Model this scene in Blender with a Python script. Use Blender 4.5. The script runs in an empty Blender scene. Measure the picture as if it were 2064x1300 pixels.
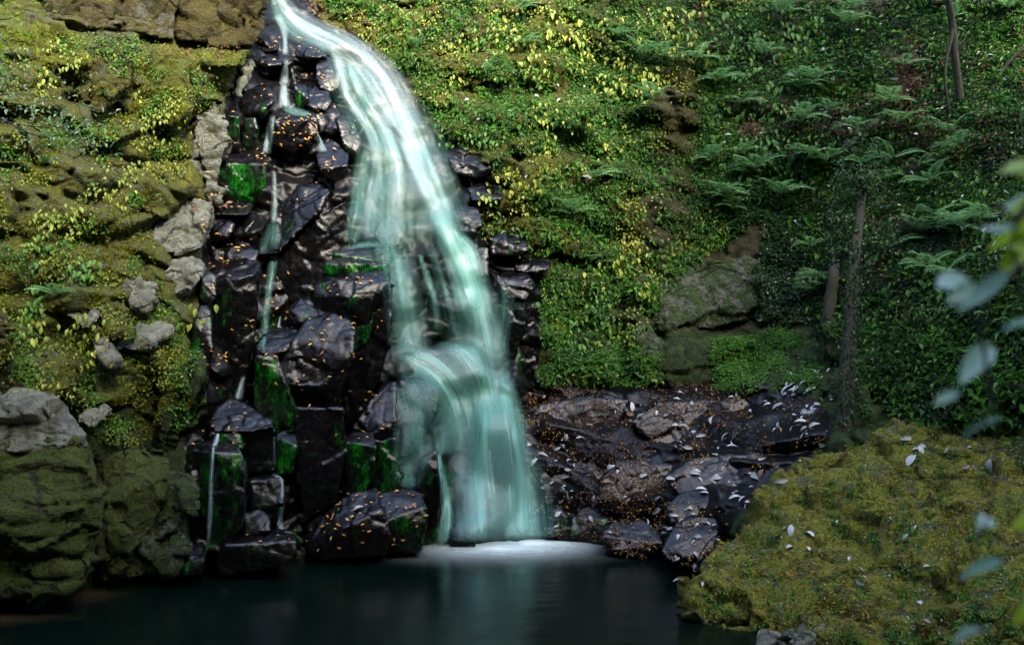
import bpy, bmesh, math, random
import numpy as np
from mathutils import Vector, Matrix
from mathutils.bvhtree import BVHTree
C = bpy.context.scene
R = math.radians
random.seed(5); rng = np.random.default_rng(5)

# ------------------------------------------------------------------ camera, sky, sun, exposure
CAMZ, F = 4.4, 2000.0                      # eye height above the pool, focal length in photo pixels
cam = bpy.data.cameras.new('camera'); co = bpy.data.objects.new('camera', cam); C.collection.objects.link(co)
co.location = (0, 0, CAMZ); co.rotation_euler = (R(90), 0, 0)
cam.sensor_width = 36; cam.lens = 36 * F / 2064; cam.clip_start = .05; cam.clip_end = 500
cam.dof.use_dof = True; cam.dof.focus_distance = 20; cam.dof.aperture_fstop = 1.35
C.camera = co
SUN_EL, SUN_AZ = 38, 30                    # from behind the viewer, a little to the right
w = bpy.data.worlds.new('World'); C.world = w; w.use_nodes = True
nt = w.node_tree; bg = nt.nodes['Background']; sky = nt.nodes.new('ShaderNodeTexSky')
sky.sky_type = 'NISHITA'; sky.sun_disc = False; sky.sun_elevation = R(SUN_EL); sky.sun_rotation = R(180 - SUN_AZ)
sky.air_density = 1.0; sky.dust_density = 2.5
nt.links.new(sky.outputs[0], bg.inputs[0]); bg.inputs[1].default_value = .15
sl = bpy.data.lights.new('sun', 'SUN'); so = bpy.data.objects.new('sun', sl); C.collection.objects.link(so)
sl.energy = 1.5; sl.angle = R(10); sl.color = (1, .91, .72)
so.rotation_euler = (R(90 - SUN_EL), 0, R(SUN_AZ))
C.view_settings.view_transform = 'Standard'; C.view_settings.look = 'None'
C.view_settings.exposure = 3.0; C.view_settings.gamma = 1
C.cycles.max_bounces = 6; C.cycles.transparent_max_bounces = 24; C.cycles.diffuse_bounces = 3

# ------------------------------------------------------------------ helpers
def at(px, py, d):
    return np.stack([(np.asarray(px, float) - 1032) * d / F, np.asarray(d, float) + 0 * np.asarray(px, float),
                     CAMZ - (np.asarray(py, float) - 650) * d / F], -1)

def _h(ix, iy, iz, s):
    n = (ix * 374761393 + iy * 668265263 + iz * 2147483647 + s * 1274126177) & 0xffffffff
    n = ((n ^ (n >> 13)) * 1274126177) & 0xffffffff
    return (n ^ (n >> 16)) & 0xffffffff
def vn(P, s=0):                            # smooth value noise in -1..1
    P = np.asarray(P, float); I = np.floor(P).astype(np.int64); f = P - I
    u = f * f * f * (f * (f * 6 - 15) + 10); r = 0
    for dx in (0, 1):
        for dy in (0, 1):
            for dz in (0, 1):
                wgt = (u[..., 0] if dx else 1 - u[..., 0]) * (u[..., 1] if dy else 1 - u[..., 1]) * (u[..., 2] if dz else 1 - u[..., 2])
                r = r + wgt * (_h(I[..., 0] + dx, I[..., 1] + dy, I[..., 2] + dz, s) / 2147483648.0 - 1)
    return r
def fbm(P, o=4, s=0, g=.5):
    a, t, r = 1, 0, 0
    for i in range(o):
        r = r + a * vn(P * 2 ** i + 17.3 * i, s + i); t += a; a *= g
    return r / t
def worley(P, s=0):                        # F1, F2
    I = np.floor(P).astype(np.int64); f1 = np.full(P.shape[:-1], 9.); f2 = f1.copy()
    for dx in (-1, 0, 1):
        for dy in (-1, 0, 1):
            for dz in (-1, 0, 1):
                J = I + np.array([dx, dy, dz]); q = []
                for k in range(3): q.append(J[..., k] + _h(J[..., 0], J[..., 1], J[..., 2], s + 7 * k) / 4294967296.0)
                d = np.sqrt(((np.stack(q, -1) - P) ** 2).sum(-1))
                f2 = np.minimum(f2, np.maximum(f1, d)); f1 = np.minimum(f1, d)
    return f1, f2
def facets(P, s=0):                        # every cell of rock tilts its own way: angular broken faces
    I = np.floor(P).astype(np.int64); f1 = np.full(P.shape[:-1], 9.); out = np.zeros(P.shape[:-1]); 
    for dx in (-1, 0, 1):
        for dy in (-1, 0, 1):
            for dz in (-1, 0, 1):
                J = I + np.array([dx, dy, dz]); h = [_h(J[..., 0], J[..., 1], J[..., 2], s + 7 * k) / 4294967296.0 for k in range(6)]
                v = P - np.stack([J[..., k] + h[k] for k in range(3)], -1); d = (v * v).sum(-1); m = d < f1
                f1 = np.where(m, d, f1); out = np.where(m, sum(v[..., k] * (h[3 + k] * 2 - 1) for k in range(3)) + (h[3] - .5) * .5, out)
    return out
def sstep(a, b, x):
    t = np.clip((x - a) / (b - a), 0, 1); return t * t * (3 - 2 * t)
def poly_mask(poly, px, py, soft=30):      # 1 inside a photo-region polygon, soft edge
    x = px; y = py; ins = np.zeros(x.shape, bool); dist = np.full(x.shape, 1e9); n = len(poly)
    for i in range(n):
        (x0, y0), (x1, y1) = poly[i], poly[(i + 1) % n]
        c = ((y0 > y) != (y1 > y)) & (x < (x1 - x0) * (y - y0) / ((y1 - y0) or 1e-9) + x0); ins ^= c
        L = (x1 - x0) ** 2 + (y1 - y0) ** 2 or 1e-9
        t = np.clip(((x - x0) * (x1 - x0) + (y - y0) * (y1 - y0)) / L, 0, 1)
        dist = np.minimum(dist, np.hypot(x - x0 - t * (x1 - x0), y - y0 - t * (y1 - y0)))
    return sstep(-soft, soft, np.where(ins, dist, -dist))

def mesh(name, V, Fc, attrs=None, smooth=True, uv=None):
    V = np.asarray(V, np.float32); Fc = np.asarray(Fc, np.int32); k = Fc.shape[1]
    me = bpy.data.meshes.new(name); me.vertices.add(len(V)); me.vertices.foreach_set('co', V.ravel())
    me.loops.add(Fc.size); me.loops.foreach_set('vertex_index', Fc.ravel())
    me.polygons.add(len(Fc)); me.polygons.foreach_set('loop_start', np.arange(0, Fc.size, k, dtype=np.int32))
    me.polygons.foreach_set('use_smooth', np.full(len(Fc), smooth, bool))
    for a, v in (attrs or {}).items():
        at_ = me.attributes.new(a, 'FLOAT', 'POINT'); at_.data.foreach_set('value', np.asarray(v, np.float32).ravel())
    if uv is not None:
        l = me.uv_layers.new(name='UVMap'); l.data.foreach_set('uv', np.asarray(uv, np.float32)[Fc.ravel()].ravel())
    me.update(); me.validate(); return me
def obj(name, me, mat=None, parent=None, loc=None):
    o = bpy.data.objects.new(name, me); C.collection.objects.link(o)
    if mat is not None and me is not None and not me.materials: me.materials.append(mat)
    if parent is not None: o.parent = parent
    if loc is not None: o.location = loc
    return o
def tag(o, label, cat, group=None, kind=None):
    if label: o['label'] = label
    if cat: o['category'] = cat
    if group: o['group'] = group
    if kind: o['kind'] = kind
    return o

# ------------------------------------------------------------------ materials
class NT:
    def __init__(s, name):
        s.m = bpy.data.materials.new(name); s.m.use_nodes = True; s.t = s.m.node_tree; s.t.nodes.clear()
        s.out = s.t.nodes.new('ShaderNodeOutputMaterial')
    def n(s, typ, props=None, **ins):
        x = s.t.nodes.new('ShaderNode' + typ)
        for k, v in (props or {}).items(): setattr(x, k, v)
        for k, v in ins.items():
            k = int(k[1:]) if k[0] == '_' and k[1:].isdigit() else k.replace('_', ' ')
            i = x.inputs[k]
            if isinstance(v, bpy.types.NodeSocket): s.t.links.new(v, i)
            elif isinstance(v, tuple) and len(v) == 3 and i.type == 'RGBA': i.default_value = (*v, 1)
            else: i.default_value = v
        return x
    def noise(s, scale, det=4, rough=.55, vec=None, dist=0):
        x = s.n('TexNoise', None, Scale=scale, Detail=det, Roughness=rough, Distortion=dist)
        if vec is not None: s.t.links.new(vec, x.inputs['Vector'])
        return x.outputs['Fac']
    def pos(s, sc=(1, 1, 1)):
        g = s.n('TexCoord').outputs['Object']
        return s.n('Mapping', None, Vector=g, Scale=sc).outputs[0]
    def ramp(s, f, a, b):
        return s.n('MapRange', {'interpolation_type': 'SMOOTHSTEP'}, Value=f, From_Min=a, From_Max=b).outputs[0]
    def mix(s, f, a, b):
        x = s.n('Mix', {'data_type': 'RGBA'}); 
        for i, v in ((0, f), (6, a), (7, b)):
            if isinstance(v, bpy.types.NodeSocket): s.t.links.new(v, x.inputs[i])
            else: x.inputs[i].default_value = v if i == 0 else (*v, 1)
        return x.outputs[2]
    def math(s, op, a, b=0.0, c=0.0, clamp=False):
        x = s.n('Math', {'operation': op, 'use_clamp': clamp})
        for i, v in enumerate((a, b, c)):
            if isinstance(v, bpy.types.NodeSocket): s.t.links.new(v, x.inputs[i])
            else: x.inputs[i].default_value = v
        return x.outputs[0]
    def attr(s, name, typ='GEOMETRY'):
        return s.n('Attribute', {'attribute_name': name, 'attribute_type': typ}).outputs['Fac']
    def up(s):
        return s.n('SeparateXYZ', None, Vector=s.n('NewGeometry').outputs['Normal']).outputs['Z']
    def bump(s, h, strength, dist, normal=None):
        x = s.n('Bump', None, Height=h, Strength=strength, Distance=dist)
        if normal is not None: s.t.links.new(normal, x.inputs['Normal'])
        return x.outputs[0]
    def finish(s, sh): s.t.links.new(sh, s.out.inputs['Surface']); return s.m

def wet_layers(b):
    """colour, roughness, normal of soaked black rock with algae"""
    p = b.pos(); pv = b.pos((1, 1, .35))
    n1 = b.noise(2.2, 5, .6, p); n2 = b.noise(9, 6, .65, p); n3 = b.noise(34, 4, .6, pv); n4 = b.noise(3.4, 5, .62, pv)
    base = b.mix(b.ramp(n2, .35, .7), (.0008, .0008, .001), (.0035, .0032, .0036))
    base = b.mix(b.ramp(n1, .52, .72), base, (.005, .0036, .0032))
    al = b.math('ADD', b.math('MULTIPLY', n4, 1.0), b.math('MULTIPLY', n2, .35))
    thr = b.math('SUBTRACT', 1.12, b.math('MULTIPLY', b.attr('algae'), .66))
    am = b.math('MULTIPLY', b.math('SUBTRACT', al, thr), 5, clamp=True)
    side = b.ramp(b.up(), .75, .35)
    am = b.math('MULTIPLY', am, side)
    gb = b.math('ADD', b.math('ADD', b.math('MULTIPLY', n3, .45), b.math('MULTIPLY', n4, .55)), b.math('MULTIPLY', b.attr('algae'), .12))
    grn = b.mix(b.ramp(gb, .57, .8), (.0008, .010, .0016), (.007, .15, .004))
    col = b.mix(am, base, grn)
    rough = b.math('ADD', b.math('MULTIPLY', n2, .25), .13)
    n6 = b.noise(24, 5, .65, p, .6)
    h = b.math('ADD', b.math('MULTIPLY', n2, .6), b.math('MULTIPLY', n6, .9))
    nor = b.bump(h, .45, .018)
    return col, rough, nor
def moss_layers(b):
    """colour, roughness, normal of stone under moss; attributes moss 0..1 (cover) and lush 0..1 (green vs brown)"""
    p = b.pos(); n1 = b.noise(.9, 5, .6, p); n2 = b.noise(3.5, 6, .65, p); n3 = b.noise(16, 5, .65, p); n4 = b.noise(70, 3, .6, p); n5 = b.noise(1.7, 5, .6, b.pos((1.3, 1, .8)))
    stone = b.mix(b.ramp(n2, .3, .7), (.09, .095, .075), (.25, .26, .21))
    stone = b.mix(b.ramp(n3, .55, .75), stone, (.06, .052, .04))
    lush = b.math('ADD', b.attr('lush'), b.math('MULTIPLY', b.math('SUBTRACT', n5, .5), 1.6), clamp=True)
    moss = b.mix(lush, (.09, .072, .018), (.128, .160, .012))
    moss = b.mix(b.ramp(n1, .55, .75), moss, (.20, .195, .016))
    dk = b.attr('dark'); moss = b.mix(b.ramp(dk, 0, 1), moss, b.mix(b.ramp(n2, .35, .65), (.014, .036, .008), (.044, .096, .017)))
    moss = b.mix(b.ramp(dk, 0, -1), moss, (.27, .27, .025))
    moss = b.mix(b.ramp(n3, .35, .62), b.mix(.6, moss, (.022, .02, .006)), moss)
    moss = b.mix(b.ramp(n4, .4, .62), b.mix(.6, moss, (.012, .014, .004)), moss)
    moss = b.mix(b.ramp(b.noise(26, 4, .6, p), .60, .72), moss, b.mix(.5, moss, (.17, .19, .07)))
    cov = b.math('ADD', b.math('MULTIPLY', n2, .8), b.math('MULTIPLY', n3, .4))
    thr = b.math('SUBTRACT', 1.0, b.math('MULTIPLY', b.attr('moss'), .9))
    mm = b.math('MULTIPLY', b.math('SUBTRACT', cov, thr), 9, clamp=True)
    col = b.mix(mm, stone, moss)
    wp = b.n('VectorMath', {'operation': 'ADD'}, _0=b.pos((.75, .75, 1.15)), _1=b.n('VectorMath', {'operation': 'SCALE'}, _0=b.n('TexNoise', None, Scale=1.6, Detail=4.0).outputs['Color'], Scale=.9).outputs[0]).outputs[0]
    vor = b.n('TexVoronoi', {'feature': 'DISTANCE_TO_EDGE'}, Vector=wp, Scale=.95).outputs['Distance']
    crack = b.math('MULTIPLY', b.math('SUBTRACT', 1, b.ramp(vor, .006, .05)), b.ramp(n2, .42, .58))
    col = b.mix(b.math('MULTIPLY', crack, .75), col, (.012, .011, .007))
    h = b.math('ADD', b.math('MULTIPLY', n3, 1.0), b.math('MULTIPLY', n4, .5))
    h = b.math('ADD', h, b.math('MULTIPLY', mm, .5))
    h = b.math('SUBTRACT', h, b.math('MULTIPLY', crack, .8))
    return col, .9, b.bump(h, .9, .11), mm
def make_rock_materials():
    b = NT('wet_rock'); c, r, n = wet_layers(b)
    wet = b.finish(b.n('BsdfPrincipled', None, Base_Color=c, Roughness=r, Normal=n, Specular_IOR_Level=.34).outputs[0])
    b = NT('mossy_rock'); c, r, n, _ = moss_layers(b)
    moss = b.finish(b.n('BsdfPrincipled', None, Base_Color=c, Roughness=r, Normal=n, Specular_IOR_Level=.25).outputs[0])
    b = NT('cliff_ground')
    wc, wr, wn = wet_layers(b); mc, mr, mn, _ = moss_layers(b)
    p = b.pos(); s1 = b.noise(7, 6, .7, p); s2 = b.noise(40, 4, .7, p)
    soil = b.mix(b.ramp(s1, .35, .65), (.018, .016, .008), (.05, .042, .022))
    soil = b.mix(b.ramp(s2, .5, .65), soil, (.03, .05, .012))
    nz = b.math('MULTIPLY', b.math('SUBTRACT', b.noise(2.5, 5, .6, p), .5), .9)
    wm = b.ramp(b.math('ADD', b.attr('wet'), nz), .4, .6); sm = b.ramp(b.math('ADD', b.attr('soil'), nz), .4, .6)
    sn = b.bump(b.math('ADD', s1, b.math('MULTIPLY', s2, .5)), .8, .08)
    S1 = b.n('BsdfPrincipled', None, Base_Color=mc, Roughness=.9, Normal=mn, Specular_IOR_Level=.25).outputs[0]
    S2 = b.n('BsdfPrincipled', None, Base_Color=soil, Roughness=.9, Normal=sn, Specular_IOR_Level=.2).outputs[0]
    wr = b.math('ADD', wr, .12)
    S3 = b.n('BsdfPrincipled', None, Base_Color=wc, Roughness=wr, Normal=wn, Specular_IOR_Level=.24).outputs[0]
    m1 = b.n('MixShader', None, Fac=sm, _1=S1, _2=S2).outputs[0]
    ground = b.finish(b.n('MixShader', None, Fac=wm, _1=m1, _2=S3).outputs[0])
    return wet, moss, ground
M_WET, M_MOSS, M_GROUND = make_rock_materials()
def leaf_mat(name, c1, c2, rough=.5, trans=.35, spec=.4):
    b = NT(name); t = b.attr('tone'); oi = b.n('ObjectInfo').outputs['Random']
    f = b.math('ADD', t, b.math('MULTIPLY', b.math('SUBTRACT', oi, .5), .5), clamp=True)
    c = b.mix(f, c1, c2); c = b.mix(b.ramp(b.noise(30, 2), .45, .7), c, b.mix(.3, c, (.02, .02, .01)))
    p = b.n('BsdfPrincipled', None, Base_Color=c, Roughness=rough, Specular_IOR_Level=spec).outputs[0]
    tr = b.n('BsdfTranslucent', None, Color=c).outputs[0]
    return b.finish(b.n('MixShader', None, Fac=trans, _1=p, _2=tr).outputs[0])
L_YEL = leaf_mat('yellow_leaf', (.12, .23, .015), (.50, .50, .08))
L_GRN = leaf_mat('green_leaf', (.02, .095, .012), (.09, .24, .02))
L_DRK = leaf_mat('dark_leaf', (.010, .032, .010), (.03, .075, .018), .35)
L_LIME = leaf_mat('lime_leaf', (.10, .17, .015), (.33, .37, .05))
L_FERN = leaf_mat('fern_leaf', (.08, .23, .08), (.24, .44, .16))
L_GRASS = leaf_mat('grass_blade', (.04, .12, .02), (.12, .22, .03))
L_BLUE = leaf_mat('glossy_leaf', (.11, .22, .10), (.32, .44, .26), .3)
L_MOSS = leaf_mat('moss_tuft', (.06, .075, .006), (.19, .195, .012), .9, .2, .1)
L_PALE = leaf_mat('pale_dry_leaf', (.27, .28, .27), (.50, .53, .54), .6, .1)
L_BRN = leaf_mat('brown_dry_leaf', (.10, .055, .03), (.26, .14, .075), .7, .1)
L_ORG = leaf_mat('orange_leaf', (.36, .15, .03), (.62, .46, .08), .5, .15)
L_FG = leaf_mat('broad_leaf', (.22, .38, .02), (.48, .58, .04), .4, .5)
L_FGP = leaf_mat('silver_leaf', (.17, .33, .22), (.34, .50, .38), .35, .3)
b = NT('bark'); p = b.pos((1, 1, .3)); n1 = b.noise(14, 6, .7, p); n2 = b.noise(3, 4, .6, b.pos())
M_BARK = b.finish(b.n('BsdfPrincipled', None, Base_Color=b.mix(b.ramp(n2, .45, .65), b.mix(n1, (.010, .009, .006), (.042, .037, .026)), (.02, .03, .008)), Roughness=.9, Normal=b.bump(n1, .8, .05)).outputs[0])

def water_mat(name, col, dens, streak, soft=1.6):
    """falling water: white streaks along the flow, thin and clear towards its edges"""
    b = NT(name); uv = b.n('TexCoord').outputs['UV']; s = b.n('SeparateXYZ', None, Vector=uv)
    u, v = s.outputs[0], s.outputs[1]; cv = b.n('CombineXYZ', None, X=b.math('MULTIPLY', b.attr('across'), 1.0), Y=b.math('MULTIPLY', v, .06), Z=b.attr('seed')).outputs[0]
    n1 = b.noise(streak, 3, .55, cv, .1); n2 = b.noise(streak * .3, 3, .5, cv)
    e = b.math('MULTIPLY', b.math('MULTIPLY', u, b.math('SUBTRACT', 1, u)), 4)
    e = b.math('POWER', e, soft)
    ends = b.attr('fade')
    a = b.math('ADD', b.math('MULTIPLY', b.ramp(n1, .27, .76), .75), b.math('MULTIPLY', b.ramp(n2, .34, .66), .5))
    a = b.math('MULTIPLY', b.math('MULTIPLY', a, e), b.math('MULTIPLY', ends, dens), clamp=True)
    d = b.n('BsdfDiffuse', None, Color=col).outputs[0]; t = b.n('BsdfTranslucent', None, Color=col).outputs[0]
    g = b.n('BsdfGlossy', None, Color=(1, 1, 1), Roughness=.45).outputs[0]
    sh = b.n('MixShader', None, Fac=.3, _1=d, _2=t).outputs[0]; sh = b.n('MixShader', None, Fac=.06, _1=sh, _2=g).outputs[0]
    m = b.finish(b.n('MixShader', None, Fac=a, _1=b.n('BsdfTransparent').outputs[0], _2=sh).outputs[0])
    return m
W_VEIL = water_mat('water_veil', (.27, .53, .49), .35, 13, 2.0)
W_LOW = water_mat('green_cast_water', (.25, .58, .48), .84, 6, 1.9)  # green light cast of the lower gorge put into the water colour
W_WHITE = water_mat('white_water', (.42, .54, .57), .56, 10, 1.7)
W_THIN = water_mat('thin_water', (.21, .53, .44), .33, 14, 1.7)

# ------------------------------------------------------------------ the gorge: one continuous rock face and hillside
CP = """0,1215,15.6 0,1000,15.8 0,800,16.2 0,600,16.8 0,300,17.8 0,100,18.6 0,30,20 0,-200,21 0,-600,23
-500,1215,13 -500,800,13.6 -500,300,15 -500,0,17 -500,-600,20
200,1175,16.8 200,900,17.1 200,700,17.6 200,450,18.4 200,250,19 200,100,19.5 200,40,20.8 200,-200,21.8 200,-600,24
350,1155,17.5 350,850,18.1 350,600,18.9 350,350,19.7 350,150,20.3 350,60,21.4 350,-300,22.5
450,1140,18.0 450,900,18.6 450,700,19.4 450,500,20.2 450,300,20.9 450,130,21.3 450,30,22
560,1125,18.6 560,950,19.1 560,750,20.1 560,550,21.0 560,350,21.7 560,180,22.4 560,60,23.4 560,-40,25 560,-300,27 560,-600,30
680,1110,19.2 680,900,19.8 680,700,20.6 680,520,21.2 680,350,22 680,180,23 680,60,24
800,1105,19.4 800,900,20.2 800,700,21 800,500,21.8 800,350,22.5 800,150,24 800,20,25.4
950,1095,19.8 950,900,20.9 950,700,21.6 950,480,22.2 950,300,22.9 950,120,24.4 950,0,25.8 950,-300,28 950,-600,31
1080,1085,20.3 1080,900,21.3 1080,750,22.2 1080,550,22.6 1080,350,23.2 1080,150,24.4 1080,0,25.6
1230,1090,19.8 1230,950,20.8 1230,830,22.0 1230,760,22.9 1230,600,23.3 1230,400,23.9 1230,200,24.9 1230,0,26.2
1340,1110,18.8 1340,950,20.0 1340,830,21.6 1340,760,22.7 1340,600,23.5 1340,400,24.1 1340,200,25.1 1340,-300,28.5 1340,-600,31
1500,1200,16.9 1500,1000,18.2 1500,880,20.0 1500,800,21.4 1500,740,22.4 1500,600,23.6 1500,400,24.3 1500,200,25.3 1500,0,26.6
1680,1300,15.2 1680,1100,17.2 1680,950,18.6 1680,850,19.4 1680,760,21 1680,600,22.6 1680,400,23.9 1680,200,25.2 1680,0,26.8 1680,-400,30
1880,1300,15.4 1880,1100,16.9 1880,900,18.3 1880,780,19.2 1880,600,20.8 1880,400,22.6 1880,200,24.4 1880,0,26.4 1880,-600,31
2064,1300,14.4 2064,1050,16.0 2064,850,17.6 2064,650,18 2064,450,20.3 2064,250,22.6 2064,0,25.6 2064,-600,30
2560,1300,13 2560,900,14 2560,500,16 2560,200,20 2560,-200,25 2560,-600,28
300,1450,17.2 900,1450,19.6 1300,1450,19 1700,1450,14.4 2064,1450,14 -500,1450,13"""
CP = np.array([[float(v) for v in t.split(',')] for t in CP.split()])
def _phi(r): return np.where(r > 0, r * r * np.log(np.maximum(r, 1e-9)), 0)
_X = CP[:, :2] / 1000; _n = len(_X)
_A = np.zeros((_n + 3, _n + 3)); _A[:_n, :_n] = _phi(np.hypot(*(_X[:, None] - _X[None]).transpose(2, 0, 1))) + 2e-3 * np.eye(_n)
_A[:_n, _n] = 1; _A[:_n, _n + 1:] = _X; _A[_n, :_n] = 1; _A[_n + 1:, :_n] = _X.T
_w = np.linalg.solve(_A, np.concatenate([CP[:, 2], [0, 0, 0]]))
def D(px, py):
    px = np.asarray(px, float) / 1000; py = np.asarray(py, float) / 1000; r = _w[_n] + _w[_n + 1] * px + _w[_n + 2] * py
    for i in range(_n): r = r + _w[i] * _phi(np.hypot(px - _X[i, 0], py - _X[i, 1]))
    return r

SOLID_V, SOLID_F, _off, FKIND = [], [], [0], []   # FKIND: 0 ground, 1 mossy rock, 2 bare rock, 3 wet rock
def solid(V, Fc, kind=0):
    FKIND.extend([kind] * len(Fc))
    V = np.asarray(V); SOLID_V.append(V); SOLID_F.extend((np.asarray(Fc) + _off[0]).tolist()); _off[0] += len(V)

# regions of the photo, used as areas of the place
P_FALL = [(520, -200), (590, -200), (640, 40), (760, 100), (860, 250), (930, 280), (1000, 400), (1100, 540), (1080, 760), (1110, 1110), (360, 1160), (375, 880), (420, 820), (400, 560), (430, 400), (455, 200), (500, 110)]
P_SLOPE = [(1050, 790), (1200, 760), (1330, 775), (1500, 765), (1640, 800), (1690, 860), (1600, 960), (1480, 1040), (1440, 1180), (1060, 1120)]
P_HILL = [(1560, -300), (2700, -300), (2700, 800), (1950, 700), (1650, 800), (1500, 720), (1380, 700), (1300, 500), (1400, 200)]
P_LOWLEFT = [(-200, 900), (170, 890), (330, 700), (420, 700), (420, 900), (380, 1200), (-200, 1300)]
def build_gorge():
    xs = np.arange(-500, 2561, 4.0); ys = np.arange(-600, 1451, 4.0); PX, PY = np.meshgrid(xs, ys)
    d = D(PX, PY); P = at(PX, PY, d)
    fall = poly_mask(P_FALL, PX, PY, 25); slope = poly_mask(P_SLOPE, PX, PY, 25); hill = poly_mask(P_HILL, PX, PY, 120); low = poly_mask(P_LOWLEFT, PX, PY, 60)
    zz = P[..., 2] + .75 * fbm(P * .55, 3, 3) + .12 * (P[..., 0]); h = .85
    t = zz / h; st = np.floor(t) + sstep(.62, 1., t - np.floor(t)); terr = (st - t)
    A = .36 * (1 - low) * (1 - fall) * (1 - hill) + .2 * slope + .08
    f1, f2 = worley(P * np.array([.85, .5, 1.05]) + .25 * fbm(P * 1.3, 3, 9)[..., None], 4)
    blk = np.minimum(f2 - f1, .32) / .32
    off = A * terr - .3 * blk * (1 - .55 * hill) * (1 - .4 * low) * (1 - .9 * slope) + .5 * fbm(P * .45, 4, 21) * (1 - .5 * fall) * (1 - .5 * slope) + .12 * fbm(P * 2.3, 4, 31) * (1 - .6 * slope) + .05 * fbm(P * 8, 4, 41)
    off += (.16 * fall + .12 * slope + .3 * (1 - fall) * (1 - slope) * (1 - .6 * hill)) * facets(P * np.array([.6, .6, 1.0]) + .12 * fbm(P * 2, 2, 8)[..., None], 51) + .03 * facets(P * 2.8, 52)
    off += .05 * fall
    d2 = d + off; V = at(PX, PY, d2)
    ny, nx = PX.shape; idx = np.arange(ny * nx).reshape(ny, nx)
    Q = np.stack([idx[:-1, :-1], idx[1:, :-1], idx[1:, 1:], idx[:-1, 1:]], -1).reshape(-1, 4)
    up = np.zeros_like(d)                                       # rough ledge tops
    wet = np.clip(fall * 1.1 + slope * 1.0, 0, 1)
    soil = np.clip(hill * .95 + .45 * sstep(1150, 1350, PX) * (1 - slope), 0, 1) * (1 - wet) * (1 - .9 * sstep(640, 690, PY))
    bare = poly_mask([(70, -300), (520, -300), (520, 95), (90, 65)], PX, PY, 15)
    moss = .61 - .05 * bare + .12 * low + .1 * sstep(800, 1000, PX)
    lush = .55 + .25 * low + .2 * sstep(300, 700, PY) - .5 * bare
    alg = .35 + .35 * sstep(300, 600, PY) * fall - .2 * slope
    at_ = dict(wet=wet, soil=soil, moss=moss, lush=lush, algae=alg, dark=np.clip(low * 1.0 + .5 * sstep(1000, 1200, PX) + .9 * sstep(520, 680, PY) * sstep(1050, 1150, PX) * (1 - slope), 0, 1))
    solid(V.reshape(-1, 3), Q)
    cx = (PX[:-1, :-1]).ravel(); cy = PY[:-1, :-1].ravel(); fm = fall[:-1, :-1].ravel() > .5
    leftm = (~fm) & (cx < 760 - .0 * cy) & (cx < np.where(cy < 120, 545, 700))
    for nm, msk in (('cliff', leftm), ('waterfall_bed_rock', fm), ('hillside', ~(leftm | fm))):
        q = Q[msk]; u, inv = np.unique(q, return_inverse=True)
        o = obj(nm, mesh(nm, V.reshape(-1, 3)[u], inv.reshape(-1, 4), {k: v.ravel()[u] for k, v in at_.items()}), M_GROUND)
        o['kind'] = 'structure'
build_gorge()

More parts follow.
